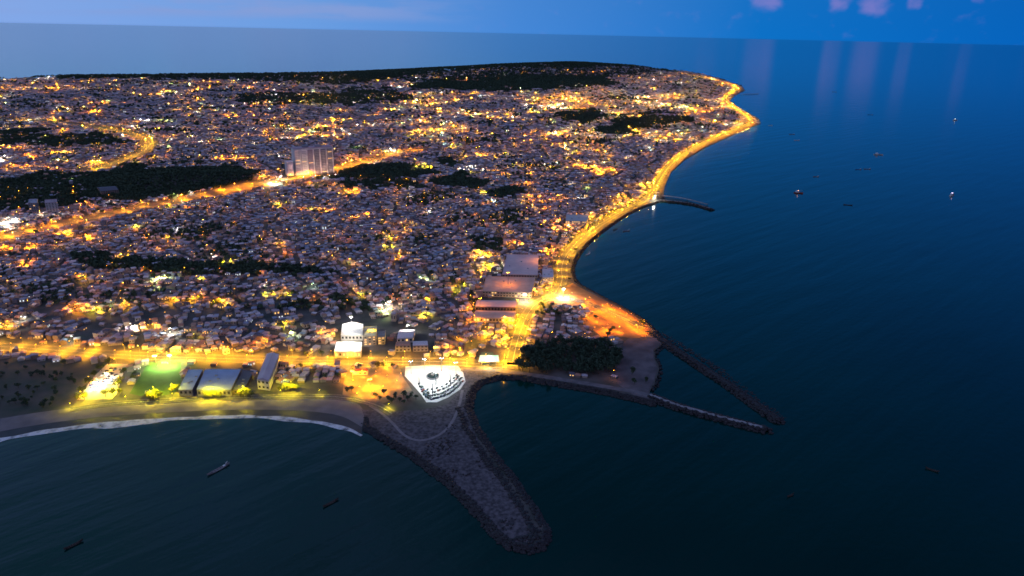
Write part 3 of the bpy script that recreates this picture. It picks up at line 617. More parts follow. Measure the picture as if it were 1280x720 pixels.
quad_building("shed", [(304, 462), (317, 464), (304, 487), (291, 487)], 6, "dark-roofed shed on the far side of the broad blue-grey one", WM[3], M_rd, "flat", floors=1, seed=14, parapet=.3)
quad_building("hangar", [(333, 442), (349, 443), (336, 476), (321, 474)], 13, "tall mauve-roofed hangar standing across the shore road bend", WM[2], M_rm, "v1", floors=2, seed=15)
quad_building("office_building", [(708, 268), (736, 269), (733, 277), (707, 276)], 10, "brightly lit cream office block on the inland side of seafront road", WM[2], WM[2], "flat", floors=3, seed=16, lit=.6)
quad_building("apartment_block", [(37, 249), (47, 249), (46, 254), (35, 254)], 22, "grey apartment block below the wooded hill, beside the dark trees", WM[1], RM[0], "flat", floors=6, seed=17, lit=.1)
quad_building("apartment_block", [(56, 250), (71, 249), (71, 253), (56, 254)], 20, "wide pale apartment block below the wooded hill", WM[2], RM[5], "flat", floors=6, seed=18, lit=.1)
quad_building("apartment_block", [(86, 257), (99, 256), (99, 261), (86, 262)], 11, "low apartment block between the wooded hill and inland road", WM[0], RM[1], "flat", floors=3, seed=19, lit=.2)
quad_building("hotel", [(121, 234), (143, 232.5), (148, 237), (126, 239)], 7, "long low grey-roofed school block among the trees of the hill", WM[3], RM[3], "u1", floors=2, seed=20, cat="school")
quad_building("beach_house", [(442, 461), (460, 460.5), (459, 464), (441, 464.5)], 5, "low red-roofed bar between shore road and the lit forecourt", WM[2], M_red, "u1", floors=1, seed=21, lit=.3)
quad_building("office_building", [(678, 336), (691, 337), (692, 347), (678, 347)], 9, "pale office block among dark trees beside the largest market hall", WM[2], RM[2], "flat", floors=3, seed=22, lit=.2)
# white-and-grey houses beside the earth plaza are built with the other houses
M_twin = mat("curtained_glass", (.44, .38, .36), (.36, .31, .30), .2, rough=.3)
def tower():
    P = [at(u, v) for u, v in [(370, 219), (418, 215.5)]]; a, b = P; Ln = (b - a).length; d = (b - a) / Ln; c = a.lerp(b, .5); c.z = 2 + 0; rz = math.atan2(d.y, d.x); r = root("hotel", Vector((c.x, c.y, (gzs(c.x, c.y)))), rz)
    dep = 34; hh = 74; floors = 16; hl = Ln / 2
    m = MB(); m.box(-hl, 0, -2, hl, dep, hh); m.build("wall", mat("tower_wall", (.76, .68, .63), (.68, .60, .56), .03), r)
    m = MB(); m.box(-hl - .8, -.8, hh + .01, hl + .8, dep + .8, hh + 1.4); m.build("roof", RM[5], r)
    m = MB(); m.box(-hl * .5, dep * .3, hh + 1.42, -hl * .2, dep * .7, hh + 6); m.build("lift_house", WM[1], r)
    m = MB(); m.box(hl * .15, dep * .35, hh + 1.42, hl * .5, dep * .65, hh + 4.5); m.build("plant_room", WM[1], r)
    nb = 6
    for k in range(nb):
        x0 = -hl + Ln * (k + .06) / nb; x1 = -hl + Ln * (k + .80) / nb; m = MB(); m.box(x0, -2.6, -1, x1, -.02, hh - 4); m.build("bay", mat("tower_bay", (.74, .62, .58), (.64, .53, .50), .03) if k == 0 else r.children[4].data.materials[0], r)
        for f in range(1, floors - 1):
            z = hh * f / floors; m = MB(); m.face([(x0 + 1, -2.65, z), (x1 - 1, -2.65, z), (x1 - 1, -2.65, z + 1.6), (x0 + 1, -2.65, z + 1.6)]); m.build("window", M_win if random.random() < .06 else M_twin, r)
    m = MB(); m.box(-hl - 24, -4, -2, -hl - 6, 20, 40); m.build("wing", r.children[0].data.materials[0], r)
    tag(r, "tall slab tower with pale vertical bays above the inland road", "tower"); LANDMARK.append(("slab tower", c.x, c.y)); RES.append([(355, 205), (425, 203), (425, 221), (350, 224)])
    for k in range(6):                     # lights added to brighten the tower front, tilted up at it
        x = -hl + Ln * (k + .5) / 6; fo = root("added_facade_light", c + d * x + Vector((d.y, -d.x, 0)) * 44, rz); fo.location.z = (gzs(fo.location.x, fo.location.y))
        m = MB(); m.box(-1.2, -.5, 0, 1.2, .5, .5); m.box(-1, -.6, .5, 1, .1, 2.0); m.build("housing", M_steel, fo)
        m = MB(); m.face([(-.9, .12, .7), (.9, .12, .7), (.9, -.35, 2.1), (-.9, -.35, 2.1)][::-1]); m.build("lens", lens("pink", 3800), fo)
        tag(fo, "added fill light at the foot of the slab tower, under its %s bay from the wing" % ORD[k], "floodlight", "added fill lights at the foot of the tower")
tower()
# fuel station; the canopy's teal-lit look is put in as emission
def station():
    c = at(611, 452); r = root("fuel_station", c); Mc = emat("glowing_canopy_sheet", (.30, 1.0, .72), .9)
    q = [at(u, v, 8) for u, v in [(600, 444), (623, 444), (624, 452), (598, 452)]]; q = [Vector((p.x - c.x, p.y - c.y, 0)) for p in q]
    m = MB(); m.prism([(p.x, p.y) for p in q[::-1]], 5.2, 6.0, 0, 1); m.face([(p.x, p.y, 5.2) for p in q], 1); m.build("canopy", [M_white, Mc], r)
    for s, t in ((.15, .2), (.85, .2), (.15, .8), (.85, .8)):
        p = q[0].lerp(q[1], s).lerp(q[3].lerp(q[2], s), t); m = MB(); m.tube((p.x, p.y, 0), (p.x, p.y, 5.2), .3, .3, 8); m.build("column", M_white, r)
    for s in (.3, .5, .7):
        p = q[0].lerp(q[1], s).lerp(q[3].lerp(q[2], s), .5); m = MB(); m.box(p.x - .5, p.y - .9, 0, p.x + .5, p.y + .9, 1.7); m.build("fuel_pump", M_red, r)
    m = MB(); y = max(p.y for p in q) + 2; m.box(q[0].x + 1, y, 0, q[0].x + 17, y + 9, 4.5); m.build("kiosk", mat("kiosk_dark", (.08, .14, .12), (.05, .09, .08), .3), r)
    tag(r, "fuel station with glowing teal canopy where shore road meets junction road", "fuel station"); RES.append([(594, 436), (628, 436), (628, 456), (594, 456)]); LANDMARK.append(("glowing teal fuel canopy", c.x, c.y))
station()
# oval fountain pond on the plaza, roundabout island
def pond():
    c = at(541, 470); r = root("fountain", c); m = MB(); n = 28; a, b = 8.0, 9.5; ring = [(a * math.cos(2 * PI * k / n), b * math.sin(2 * PI * k / n)) for k in range(n)]
    for k in range(n):
        p, q = ring[k], ring[(k + 1) % n]; P = lambda s, z, w_: (w_[0] * s, w_[1] * s, z)
        m.face([P(1, 0, p), P(1, 0, q), P(1, .9, q), P(1, .9, p)]); m.face([P(1, .9, p), P(1, .9, q), P(.86, .9, q), P(.86, .9, p)]); m.face([P(.86, .9, p), P(.86, .9, q), P(.86, .2, q), P(.86, .2, p)])
    m.build("basin", M_conc, r); m = MB(); m.face([(p[0] * .86, p[1] * .86, .6) for p in ring]); m.build("water", mat("pond_water", (.03, .05, .05), (.02, .035, .035), .2, rough=.12), r)
    m = MB(); m.tube((0, 0, .2), (0, 0, 2.6), 1.2, .8, 10); m.tube((0, 0, 2.6), (0, 0, 3.0), 2.2, 2.4, 12); m.build("pedestal", M_conc, r)
    tag(r, "oval fountain basin in the middle of the floodlit plaza", "fountain"); LANDMARK.append(("oval plaza fountain", c.x, c.y))
    c = rc + Vector((0, 0, .2)); r = root("roundabout", c); m = MB(); ring = [(9 * math.cos(2 * PI * k / n), 9 * math.sin(2 * PI * k / n)) for k in range(n)]; m.prism(ring, 0, .35); m.build("island", M_pave, r); m = MB(); m.prism([(x * .8, y * .8) for x, y in ring], .35, .7); m.build("lawn", M_grassy, r)
    tag(r, "round traffic island where junction road reaches the seafront", "roundabout"); LANDMARK.append(("round traffic island", c.x, c.y))
pond()
# floodlight masts: pole, ladder platform and a bank of lights
def floodlight(u, v, h, kind, power, label, group=None):
    c = at(u, v); r = root("floodlight_mast", c); m = MB(); m.tube((0, 0, 0), (0, 0, h), .4, .2, 8); m.build("pole", M_steel, r)
    m = MB(); m.box(-2.4, -.5, h - .2, 2.4, .5, h); m.build("crossbar", M_steel, r)
    for k in range(4):
        x = -1.8 + 1.2 * k; m = MB(); m.box(x - .5, -.55, h + .02, x + .5, .55, h + .4, 0); m.face([(x - .48, .53, h - .24), (x + .48, .53, h - .24), (x + .48, -.53, h - .24), (x - .48, -.53, h - .24)], 1); m.build("lamp", [M_steel, lens(kind, power / 4 / 2)], r)
    tag(r, label, "floodlight", group or "floodlight masts of the seafront")
for i, (u, v) in enumerate([(514, 468), (531, 465), (552, 464), (570, 469), (524, 483), (545, 482), (563, 481), (541, 494)]):
    floodlight(u, v, 18, "cool", 1800, ["white floodlight mast at the forecourt corner of the paved plaza", "white floodlight mast behind the fountain, forecourt side", "white floodlight mast behind the fountain, causeway side", "white floodlight mast at the causeway corner of the paved plaza", "white floodlight mast beside the plaza kerb facing the forecourt", "white floodlight mast in front of the plaza fountain", "white floodlight mast among the parked cars by the bay wall", "white floodlight mast at the headland end of the paved plaza"][i])
for u, v, h, k, p, l in [(441, 473, 10, "amber", 7000, "floodlight mast by the red-roofed bar on the forecourt"), (463, 484, 11, "amber", 14000, "brightest floodlight mast in the middle of the lit forecourt"), (121, 486, 9, "white", 5000, "floodlight mast at the beach end of the sandy yard"), (135, 475, 9, "white", 5000, "floodlight mast at the road end of the sandy yard"),
                         (196, 458, 15, "green", 13000, "greenish floodlight mast at the far end of the football pitch"), (214, 457.5, 15, "green", 20000, "greenish floodlight mast at the pitch corner beside the shed"), (704, 373, 16, "white", 26000, "white floodlight mast beside the round traffic island"), (656, 377, 12, "white", 9000, "white floodlight mast between the warehouses and the traffic island"),
                         (436, 436, 24, "white", 16000, "floodlight mast over the brilliantly lit white hall"), (440, 414, 22, "white", 6500, "floodlight mast over the set-back white-roofed hall"), (465, 424, 15, "yellow", 3500, "floodlight mast in front of the cream apartment block"), (510, 418, 14, "white", 4200, "floodlight mast over the pale hipped hall"), (487, 386, 12, "white", 3500, "floodlight mast among the dark trees behind the white halls"),
                         (738, 273, 14, "amber", 14000, "amber floodlight mast beside the brightly lit cream office block"), (818, 251, 14, "white", 10000, "floodlight mast on the jetty head"), (612, 456, 12, "teal", 4500, "teal floodlight mast in front of the glowing fuel canopy"), (676, 333, 30, "sodium", 3600, "tall orange floodlight mast between largest market hall and seafront road"), (635, 362, 30, "sodium", 3600, "tall orange floodlight mast over the ochre-roofed market hall"), (646, 393, 24, "sodium", 3600, "tall orange floodlight mast between narrow warehouses and junction road"), (600, 391, 24, "sodium", 2600, "tall orange floodlight mast at the inland end of narrow warehouses")]:
    floodlight(u, v, h, k, p, l)
# football goals
for (u, v), rz, l in (((206, 455), 0, "white goal frame at the floodlit end of the pitch"), ((186, 491), PI, "white goal frame at the dark beach end of the pitch")):
    m = MB(); m.tube((-3.7, 0, 0), (-3.7, 0, 2.4), .12); m.tube((3.7, 0, 0), (3.7, 0, 2.4), .12); m.tube((-3.7, 0, 2.4), (3.7, 0, 2.4), .12); m.tube((-3.7, 0, 2.4), (-3.7, 1.8, 0), .08); m.tube((3.7, 0, 2.4), (3.7, 1.8, 0), .08); m.tube((-3.7, 1.8, .1), (3.7, 1.8, .1), .08)
    p = at(u, v); tag(m.build("goal", M_white, None, (p.x, p.y, p.z + .13), rz), l, "goal")
mark("football pitch", 200, 475); mark("lit sandy yard", 122, 482); mark("bright forecourt", 462, 478); mark("jetty head", 820, 248); mark("orange earth plaza", 770, 404); mark("dark grove", 710, 440)

# ------------------------------------------------------------------ houses
WOODS = [  # dark tree cover in the photograph (px polygons), density
    ([(105, 222), (160, 210), (215, 206), (290, 206), (325, 216), (325, 226), (290, 233), (230, 243), (170, 252), (110, 250)], 1.0),
    ([(-20, 225), (60, 218), (110, 222), (110, 250), (60, 262), (-20, 268)], .8), ([(-20, 168), (60, 166), (140, 170), (165, 180), (120, 186), (40, 184), (-20, 183)], .8),
    ([(90, 318), (190, 324), (330, 330), (420, 345), (330, 346), (200, 338), (100, 332)], .75), ([(415, 212), (470, 205), (530, 207), (560, 214), (520, 224), (440, 222), (405, 222)], 1.0), ([(430, 224), (520, 226), (530, 234), (460, 236), (425, 232)], .8),
    ([(545, 222), (580, 216), (608, 228), (605, 236), (560, 238), (545, 232)], 1.0), ([(612, 238), (640, 235), (652, 242), (640, 247), (615, 248)], 1.0), ([(750, 160), (790, 152), (820, 150), (820, 158), (790, 168), (752, 170)], .9), ([(700, 140), (755, 138), (765, 146), (735, 154), (700, 150)], .9), ([(545, 200), (575, 196), (572, 206), (548, 208)], .8),
    ([(770, 146), (850, 144), (865, 150), (840, 156), (780, 156)], .7), ([(430, 80), (500, 74), (640, 66), (760, 66), (830, 80), (790, 83), (640, 83), (540, 90), (440, 104)], 1.0), ([(430, 96), (540, 88), (640, 82), (790, 82), (850, 88), (760, 96), (640, 100), (520, 104)], .30), ([(520, 102), (640, 94), (760, 97), (765, 107), (640, 113), (520, 112)], .95), ([(-20, 88), (150, 80), (430, 78), (440, 104), (300, 99), (130, 98), (60, 97)], .6),
    ([(350, 385), (420, 372), (470, 380), (500, 400), (500, 410), (455, 405), (410, 410), (360, 432), (345, 420)], .45), ([(600, 298), (640, 298), (640, 312), (605, 314)], .6), ([(185, 383), (290, 388), (320, 398), (250, 400), (190, 394)], .6), ([(100, 398), (130, 398), (125, 425), (102, 425)], .7), ([(485, 398), (545, 402), (560, 415), (520, 418), (485, 410)], .6), ([(350, 430), (415, 428), (412, 447), (352, 446)], .6),
    ([(560, 270), (660, 268), (660, 280), (560, 282)], .15), ([(300, 118), (480, 112), (520, 125), (430, 132), (300, 128)], .5)]
GROVE = [(645, 464), (652, 450), (676, 434), (712, 429), (750, 431), (770, 441), (776, 454), (772, 463), (745, 470), (700, 468), (660, 466)]
NOHOUSE = [GROVE, PLAZA, HEADLAND, [(690, 380), (680, 366), (716, 350), (815, 410), (808, 423), (752, 424), (740, 411), (722, 399), (742, 390), (716, 382)], [(90, 505), (120, 455), (165, 453), (150, 500)], [(155, 500), (186, 451), (228, 451), (227, 495)], [(425, 500), (430, 463), (505, 462), (520, 495), (480, 512)],
           [(766, 440), (800, 400), (845, 430), (835, 500), (770, 490)], [(222, 492), (236, 458), (318, 460), (300, 494)], [(415, 450), (420, 403), (456, 403), (452, 450)], [(452, 446), (455, 406), (486, 406), (486, 446)], [(490, 443), (494, 410), (522, 410), (540, 424), (540, 443)], [(316, 492), (330, 440), (352, 440), (340, 492)], [(-20, 450), (80, 452), (120, 456), (85, 515), (-20, 530)], [(585, 462), (640, 462), (655, 466), (840, 510), (840, 500), (700, 466)],
           [(592, 402), (597, 372), (668, 372), (646, 402)], [(455, 500), (590, 500), (590, 462), (530, 462)], [(570, 458), (585, 457), (640, 459), (640, 474), (580, 474)]]
def road_dist_ok(x, y):
    ok = np.ones(len(x), bool)
    for rn, pts in RP.items():
        P = np.array([(p.x, p.y) for p in pts]); wd = ROADS[rn][1] / 2 + {"inland_road": 17, "hillside_road": 22, "shore_road": 8, "seafront_road": 8}.get(rn, 6.2)
        for i in range(0, len(x), 4000):
            q = np.stack([x[i:i + 4000], y[i:i + 4000]], 1); d2 = ((q[:, None, :] - P[None]) ** 2).sum(-1).min(1); ok[i:i + 4000] &= d2 > wd * wd
    return ok
def city():
    ext = [at(u, v) for u, v in [(-80, 470), (-80, 104), (900, 104), (860, 470)]]
    seeds = []
    for _ in range(1150):
        u = rng.uniform(-90, 960); d = 700 * (8600 / 700) ** rng.uniform(0, 1); x = (u - 640) / FPX * d; seeds.append((x, d))
    seeds = np.array(seeds); ang = rng.normal(0.1, .35, len(seeds)) + (rng.uniform(size=len(seeds)) < .3) * .8
    X, Y, A, S, AL = [], [], [], [], []
    for i, ((sx, sy), a) in enumerate(zip(seeds, ang)):
        d = sy; sp = 8.4 if d < 1700 else (11.0 if d < 2700 else (16.0 if d < 4600 else 24.0)); rad = 60 + d * .115
        n = int(rad / sp); gx, gy = np.meshgrid(np.arange(-n, n + 1), np.arange(-n, n + 1)); gx = gx.ravel(); gy = gy.ravel()
        street = (gx % 8 == 0) | (gy % 5 == 0)
        lx = gx * sp + (rng.uniform(-1, 1, len(gx)) * sp * .13); ly = gy * sp * 1.06 + rng.uniform(-1, 1, len(gx)) * sp * .13
        x = sx + lx * math.cos(a) - ly * math.sin(a); y = sy + lx * math.sin(a) + ly * math.cos(a)
        u_, v_ = px(x, y, 2.0); k0 = (u_ > -110) & (u_ < 985) & (v_ < 480) & (v_ > 70) & (y > 500)
        if not k0.any(): continue
        x, y, street = x[k0], y[k0], street[k0]
        nb = np.where(((seeds - seeds[i]) ** 2).sum(1) < (2.1 * rad) ** 2)[0]
        dd = nb[((x[:, None] - seeds[nb, 0][None]) ** 2 + (y[:, None] - seeds[nb, 1][None]) ** 2).argmin(1)]
        k = dd == i; X.append(x[k]); Y.append(y[k]); A.append(np.full(k.sum(), a)); S.append(np.full(k.sum(), sp)); AL.append(street[k])
    X, Y, A, S, AL = map(np.concatenate, (X, Y, A, S, AL))
    Z = gz(X, Y); U, Vv = px(X, Y, Z)
    lu, lv = px(X, Y, 2.0)
    ok = inside(lu, lv, LAND) & (U > -70) & (U < 960) & (Y > 500)
    X, Y, A, S, AL, U, Vv, Z = [q[ok] for q in (X, Y, A, S, AL, U, Vv, Z)]
    ok = road_dist_ok(X, Y)
    for p in NOHOUSE + RES: ok &= ~inside(U, Vv, p)
    # clear of the sea edge
    for dx, dy in ((14, 0), (0, -14), (10, -10)):
        a, b = px(X + dx, Y + dy, 2.0); ok &= inside(a, b, LAND)
    X, Y, A, S, AL, U, Vv, Z = [q[ok] for q in (X, Y, A, S, AL, U, Vv, Z)]
    wood = np.zeros(len(X))
    for p, d in WOODS: wood = np.maximum(wood, inside(U + 22 * (vnoise(X, Y, 70, 8) - .5) + 10 * (vnoise(X, Y, 22, 28) - .5), Vv + 8 * (vnoise(X, Y, 70, 18) - .5) + 3 * (vnoise(X, Y, 22, 38) - .5), p) * d)
    r = rng.uniform(size=len(X)); isw = r < wood
    veg = (vnoise(X, Y, 110, 21) * .6 + vnoise(X, Y, 45, 22) * .4)
    yard = (~isw) & (rng.uniform(size=len(X)) < np.clip((veg - .58) * 2.2, .025, .7))
    return X, Y, A, S, AL, U, Vv, Z, isw, yard
CX, CY, CA, CS, CAL, CU, CV, CZ, CWOOD, CYARD = city()

def house_template(kind, lit, wi, ri, two):
    """unit house: 1 x 1 footprint, walls 0..1 (+roof). returns verts, faces, materials: 0 wall, 1 roof, 2 window"""
    m = MB(); h = 1.0
    m.face([(-.5, -.5, -.3), (.5, -.5, -.3), (.5, -.5, h), (-.5, -.5, h)], 0); m.face([(.5, -.5, -.3), (.5, .5, -.3), (.5, .5, h), (.5, -.5, h)], 0); m.face([(.5, .5, -.3), (-.5, .5, -.3), (-.5, .5, h), (.5, .5, h)], 0); m.face([(-.5, .5, -.3), (-.5, -.5, -.3), (-.5, -.5, h), (-.5, .5, h)], 0)
    o = .06; e = h - .06
    if kind == "gable":
        r = h + .5; m.face([(-.5 - o, -.5 - o, e), (.5 + o, -.5 - o, e), (.5 + o, 0, r), (-.5 - o, 0, r)], 1); m.face([(.5 + o, .5 + o, e), (-.5 - o, .5 + o, e), (-.5 - o, 0, r), (.5 + o, 0, r)], 1); m.face([(.5, -.5, h), (.5, .5, h), (.5, 0, r - .03)], 0); m.face([(-.5, .5, h), (-.5, -.5, h), (-.5, 0, r - .03)], 0)
    elif kind == "hip":
        r = h + .45; a = [(-.5 - o, -.5 - o, e), (.5 + o, -.5 - o, e), (.5 + o, .5 + o, e), (-.5 - o, .5 + o, e)]; p, q = (-.18, 0, r), (.18, 0, r)
        m.face([a[0], a[1], q, p], 1); m.face([a[2], a[3], p, q], 1); m.face([a[1], a[2], q], 1); m.face([a[3], a[0], p], 1)
    else:
        m.face([(-.53, -.53, h), (.53, -.53, h), (.53, .53, h + .08), (-.53, .53, h + .08)], 1); m.face([(-.53, -.53, h - .07), (.53, -.53, h - .07), (.53, -.53, h), (-.53, -.53, h)], 1)
    for x in (-.28, .26):
        m.face([(x - .1, -.506, .35), (x + .1, -.506, .35), (x + .1, -.506, .75), (x - .1, -.506, .75)], 2)
    m.face([(.506, -.12, .3), (.506, .12, .3), (.506, .12, .75), (.506, -.12, .75)], 2)
    return m
KINDS = ["gable", "hip", "lean"]
TPL = {k: house_template(k, 0, 0, 0, 0) for k in KINDS}
HS = ~CWOOD & ~CYARD & ~CAL
HI = np.where(HS)[0]
depth = CY[HI]
HI = HI[np.argsort(depth)]
nH = len(HI)
hk = rng.integers(0, 3, nH); hw = rng.uniform(.70, 1.0, nH) * CS[HI]; hl = rng.uniform(.64, .95, nH) * CS[HI]
hh = np.where(rng.uniform(size=nH) < .22, rng.uniform(5.0, 6.6, nH), rng.uniform(2.7, 3.4, nH)); big = rng.uniform(size=nH) < .035
hh = np.where(big, hh * 2.0, hh); hroof = rng.choice(7, nH, p=[.24, .17, .13, .15, .09, .14, .08]); hwall = rng.choice(4, nH, p=[.35, .3, .15, .2]); hrot = CA[HI] + rng.normal(0, .05, nH) + rng.choice([0, PI / 2, PI], nH)
hwin = rng.choice(3, nH, p=[.76, .19, .05])
# ground under each house
def merged(sel, name):
    V, C, L, Mi = [], [], [], []; off = 0
    for ki, k in enumerate(KINDS):
        t = TPL[k]; tv = np.array(t.v); fl = np.concatenate([np.array(f) for f in t.f]); fc = np.array([len(f) for f in t.f]); fm = np.array(t.m)
        s = sel[hk[sel] == ki]
        if not len(s): continue
        i = HI[s]; n = len(s); v = np.repeat(tv[None], n, 0); v[..., 0] *= hw[s][:, None]; v[..., 1] *= hl[s][:, None]; v[..., 2] *= hh[s][:, None]
        # keep roofs of tall houses low
        v[..., 2] = np.where(tv[None, :, 2] > 1.001, hh[s][:, None] + (tv[None, :, 2] - 1) * 3.4, v[..., 2])
        c, sn = np.cos(hrot[s])[:, None], np.sin(hrot[s])[:, None]; x = v[..., 0] * c - v[..., 1] * sn + CX[i][:, None]; y = v[..., 0] * sn + v[..., 1] * c + CY[i][:, None]; z = v[..., 2] + CZ[i][:, None]
        V.append(np.stack([x, y, z], -1).reshape(-1, 3)); L.append((fl[None] + off + len(tv) * np.arange(n)[:, None]).ravel()); off += n * len(tv); C.append(np.tile(fc, n))
        mi = np.where(fm[None] == 0, hwall[s][:, None], np.where(fm[None] == 1, 4 + hroof[s][:, None], 11 + hwin[s][:, None])); Mi.append(mi.ravel())
    me = np_mesh(name, np.concatenate(V), np.concatenate(C), np.concatenate(L), np.concatenate(Mi)); return link(name, me, WM + RM + [M_dark, M_win, M_winw])
LANDMARK_SHORT = {}
def near_mark(x, y, marks):
    d = [(math.hypot(x - a, y - b), n) for n, a, b in marks]; return min(d)
MARKS = [(n, x, y) for n, x, y in LANDMARK]
SHORT = list(MARKS)
SHORT += [("grove's inland corner by junction road", *at(648, 440)[:2]), ("grove's causeway edge", *at(690, 464)[:2]), ("grove's end at the sand spit", *at(770, 455)[:2]), ("grove's edge below the earth plaza", *at(740, 422)[:2]), ("grove's heart", *at(715, 445)[:2])]
SHORT += [("shore road's western bend", *at(30, 434)[:2]), ("beach road's western end", *at(92, 511)[:2])]
def labelled(items, fmt, cat, group):
    """items: (object, x, y, look). the n-th of that look counted outward from the landmark beside it"""
    g = {}
    for o, x, y, look in items:
        d, n = near_mark(x, y, SHORT); g.setdefault((look, n), []).append((d, o))
    for (look, n), l in g.items():
        l.sort(key=lambda t: t[0])
        for k, (d, o) in enumerate(l): tag(o, fmt.format(look=look, ord=ORD[k], mark=n) if len(l) > 1 else fmt.replace("{ord} ", "only ").format(look=look, mark=n), cat, group)
ROOFN = ["grey zinc-roofed", "rust-roofed", "pale-roofed", "slate-roofed", "terracotta-roofed", "mauve-roofed", "blue-roofed"]
HKN = {"gable": "gabled", "hip": "hipped", "lean": "flat-topped"}
# 300 houses that show largest stand by themselves
order = np.argsort(CY[HI] + 0.15 * np.abs(CX[HI]) - 14 * hh)[:300]
near = set(order.tolist())
def split_mesh(ki, w_, l_, h_, wi, ri, wn):
    t = TPL[ki]; A = {}
    for part in ("w", "r"):
        m = MB()
        for f, mm in zip(t.f, t.m):
            if (mm == 0) == (part == "w") and (mm == 1) == (part == "r"):
                m.face([(t.v[k][0] * w_, t.v[k][1] * l_, h_ + (t.v[k][2] - 1) * 3.4 if t.v[k][2] > 1.001 else t.v[k][2] * h_) for k in f], 0)
        A[part] = m
    A["g"] = []
    for f, mm in zip(t.f, t.m):
        if mm == 2: m = MB(); m.face([(t.v[k][0] * w_, t.v[k][1] * l_, t.v[k][2] * h_) for k in f], 0); A["g"].append(m)
    return A
items = []
for s in order.tolist():
    i = HI[s]; A = split_mesh(KINDS[hk[s]], hw[s], hl[s], hh[s], 0, 0, 0); r = root("house", (CX[i], CY[i], CZ[i]), float(hrot[s]))
    A["w"].build("wall", WM[hwall[s]], r); A["r"].build("roof", RM[hroof[s]], r); [g.build("window", [M_dark, M_win, M_winw][hwin[s]], r) for g in A["g"]]
    items.append((r, CX[i], CY[i], ("tall " if hh[s] > 4.5 else "small ") + ROOFN[hroof[s]] + " " + HKN[KINDS[hk[s]]]))
labelled(items, "{look} house, {ord} out from {mark}", "house", "small houses packed between the roads")
rest = np.array([s for s in range(nH) if s not in near])
tag(merged(rest, "distant_houses"), "thousands of small roofs packed together inland", "houses", None, "stuff")

# ------------------------------------------------------------------ trees
def crown_mesh(name, n, rx, rz, leaf, seed, mi):
    rg = np.random.default_rng(seed); lob = rg.normal(size=(7, 3)); lob /= np.linalg.norm(lob, axis=1)[:, None]; lob *= rg.uniform(.35, .7, 7)[:, None]; lob[:, 2] *= .8
    V = []
    for _ in range(n):
        c = lob[rg.integers(7)]; d = rg.normal(size=3); d /= np.linalg.norm(d); p = c + d * rg.uniform(.25, .5); p = p * np.array([rx, rx, rz])
        a = rg.normal(size=3); a /= np.linalg.norm(a); b = np.cross(a, rg.normal(size=3)); b /= np.linalg.norm(b); s = leaf * rg.uniform(.6, 1.3); a *= s; b *= s * .8
        V += [p - a - b * .3, p + b, p + a - b * .3, p - b]
    V = np.array(V); return np_mesh(name, V, np.full(n, 4), np.arange(4 * n), None)
def trunk_mesh(h):
    m = MB(); m.tube((0, 0, -.3), (.15, .05, h), .32, .2, 7)
    for k in range(4):
        a = k * 1.6 + .3; m.tube((.12, .04, h * (.7 + .08 * k)), (1.7 * math.cos(a), 1.7 * math.sin(a), h + 1.2 + .3 * k), .14, .05, 5)
    return m.mesh("trunk")
NV = 9
CR = [crown_mesh("crown", 230, 3.6 + .3 * (k % 3), 2.9 + .35 * (k % 4), .62, 40 + k, 0) for k in range(NV)]
for k, me in enumerate(CR): me.materials.append(M_leaf[k % 3])
TR = trunk_mesh(3.4); TR.materials.append(M_bark)
LOD = [crown_mesh("crown_far", 26, 3.9, 3.2, 1.55, 80 + k, 0) for k in range(6)]
TREES = []   # x, y, scale, look
gu = rng.uniform(640, 780, 900); gv = rng.uniform(405, 472, 900); ok = inside(gu, gv, GROVE)
pts = []
for u, v in zip(gu[ok], gv[ok]):
    p = at(u, v)
    if v < 420 and u < 725 and rng.uniform() < .4: continue
    if all((p.x - q[0]) ** 2 + (p.y - q[1]) ** 2 > 5.6 ** 2 for q in pts): pts.append((p.x, p.y))
print("grove", len(pts))
for x, y in pts[:110]: TREES.append((x, y, rng.uniform(1.3, 2.1), 0, "dark grove tree"))
for u, v in [(193, 502), (198, 501), (188, 502), (194, 496), (200, 497), (259, 494), (271, 493), (265, 492), (301, 494), (313, 494), (307, 491), (359, 488), (371, 490), (365, 487), (352, 491), (190, 501), (196, 499), (186, 499), (262, 495), (268, 494), (274, 495), (304, 494), (310, 493), (362, 490), (368, 489), (356, 490), (150, 494), (142, 496), (215, 492), (222, 490), (132, 497), (106, 501), (98, 502), (104, 492), (112, 482), (119, 473), (127, 465), (136, 457), (148, 486), (152, 478), (155, 470)]:
    v += 3.0 if 250 < u < 320 else -1
    p = at(u, v); TREES.append((p.x, p.y, rng.uniform(.95, 1.3), 2, "yellow-lit tree"))
for u, v in [(762, 417), (766, 414), (759, 421), (800, 406), (804, 408), (744, 400), (807, 478), (793, 480), (790, 468)]:
    p = at(u, v); TREES.append((p.x, p.y, rng.uniform(.8, 1.2), 1, "lone dark tree"))
for u, v in [(440, 489), (434, 490), (475, 500), (485, 500), (495, 500), (505, 497), (515, 497), (480, 494), (470, 497), (490, 504), (510, 501), (500, 503), (520, 499), (505, 505)]:
    p = at(u, v); TREES.append((p.x, p.y, rng.uniform(.6, 1.0), 1, "low dark tree"))
pts = RP["seafront_road"]; nn = normals2(pts)
for i in range(2, int(len(pts) * .42)):
    if rng.uniform() < .26: q = pts[i] + nn[i] * (rng.choice([1, 1, -1]) * rng.uniform(10.5, 13)); TREES.append((q.x, q.y, rng.uniform(.5, .85), int(rng.integers(0, 3)), "seafront kerb tree"))
sx_ = rng.uniform(-20, 110, 160); sy_ = rng.uniform(455, 512, 160); ok = inside(sx_, sy_, [(-20, 452), (110, 458), (84, 508), (-20, 522)])
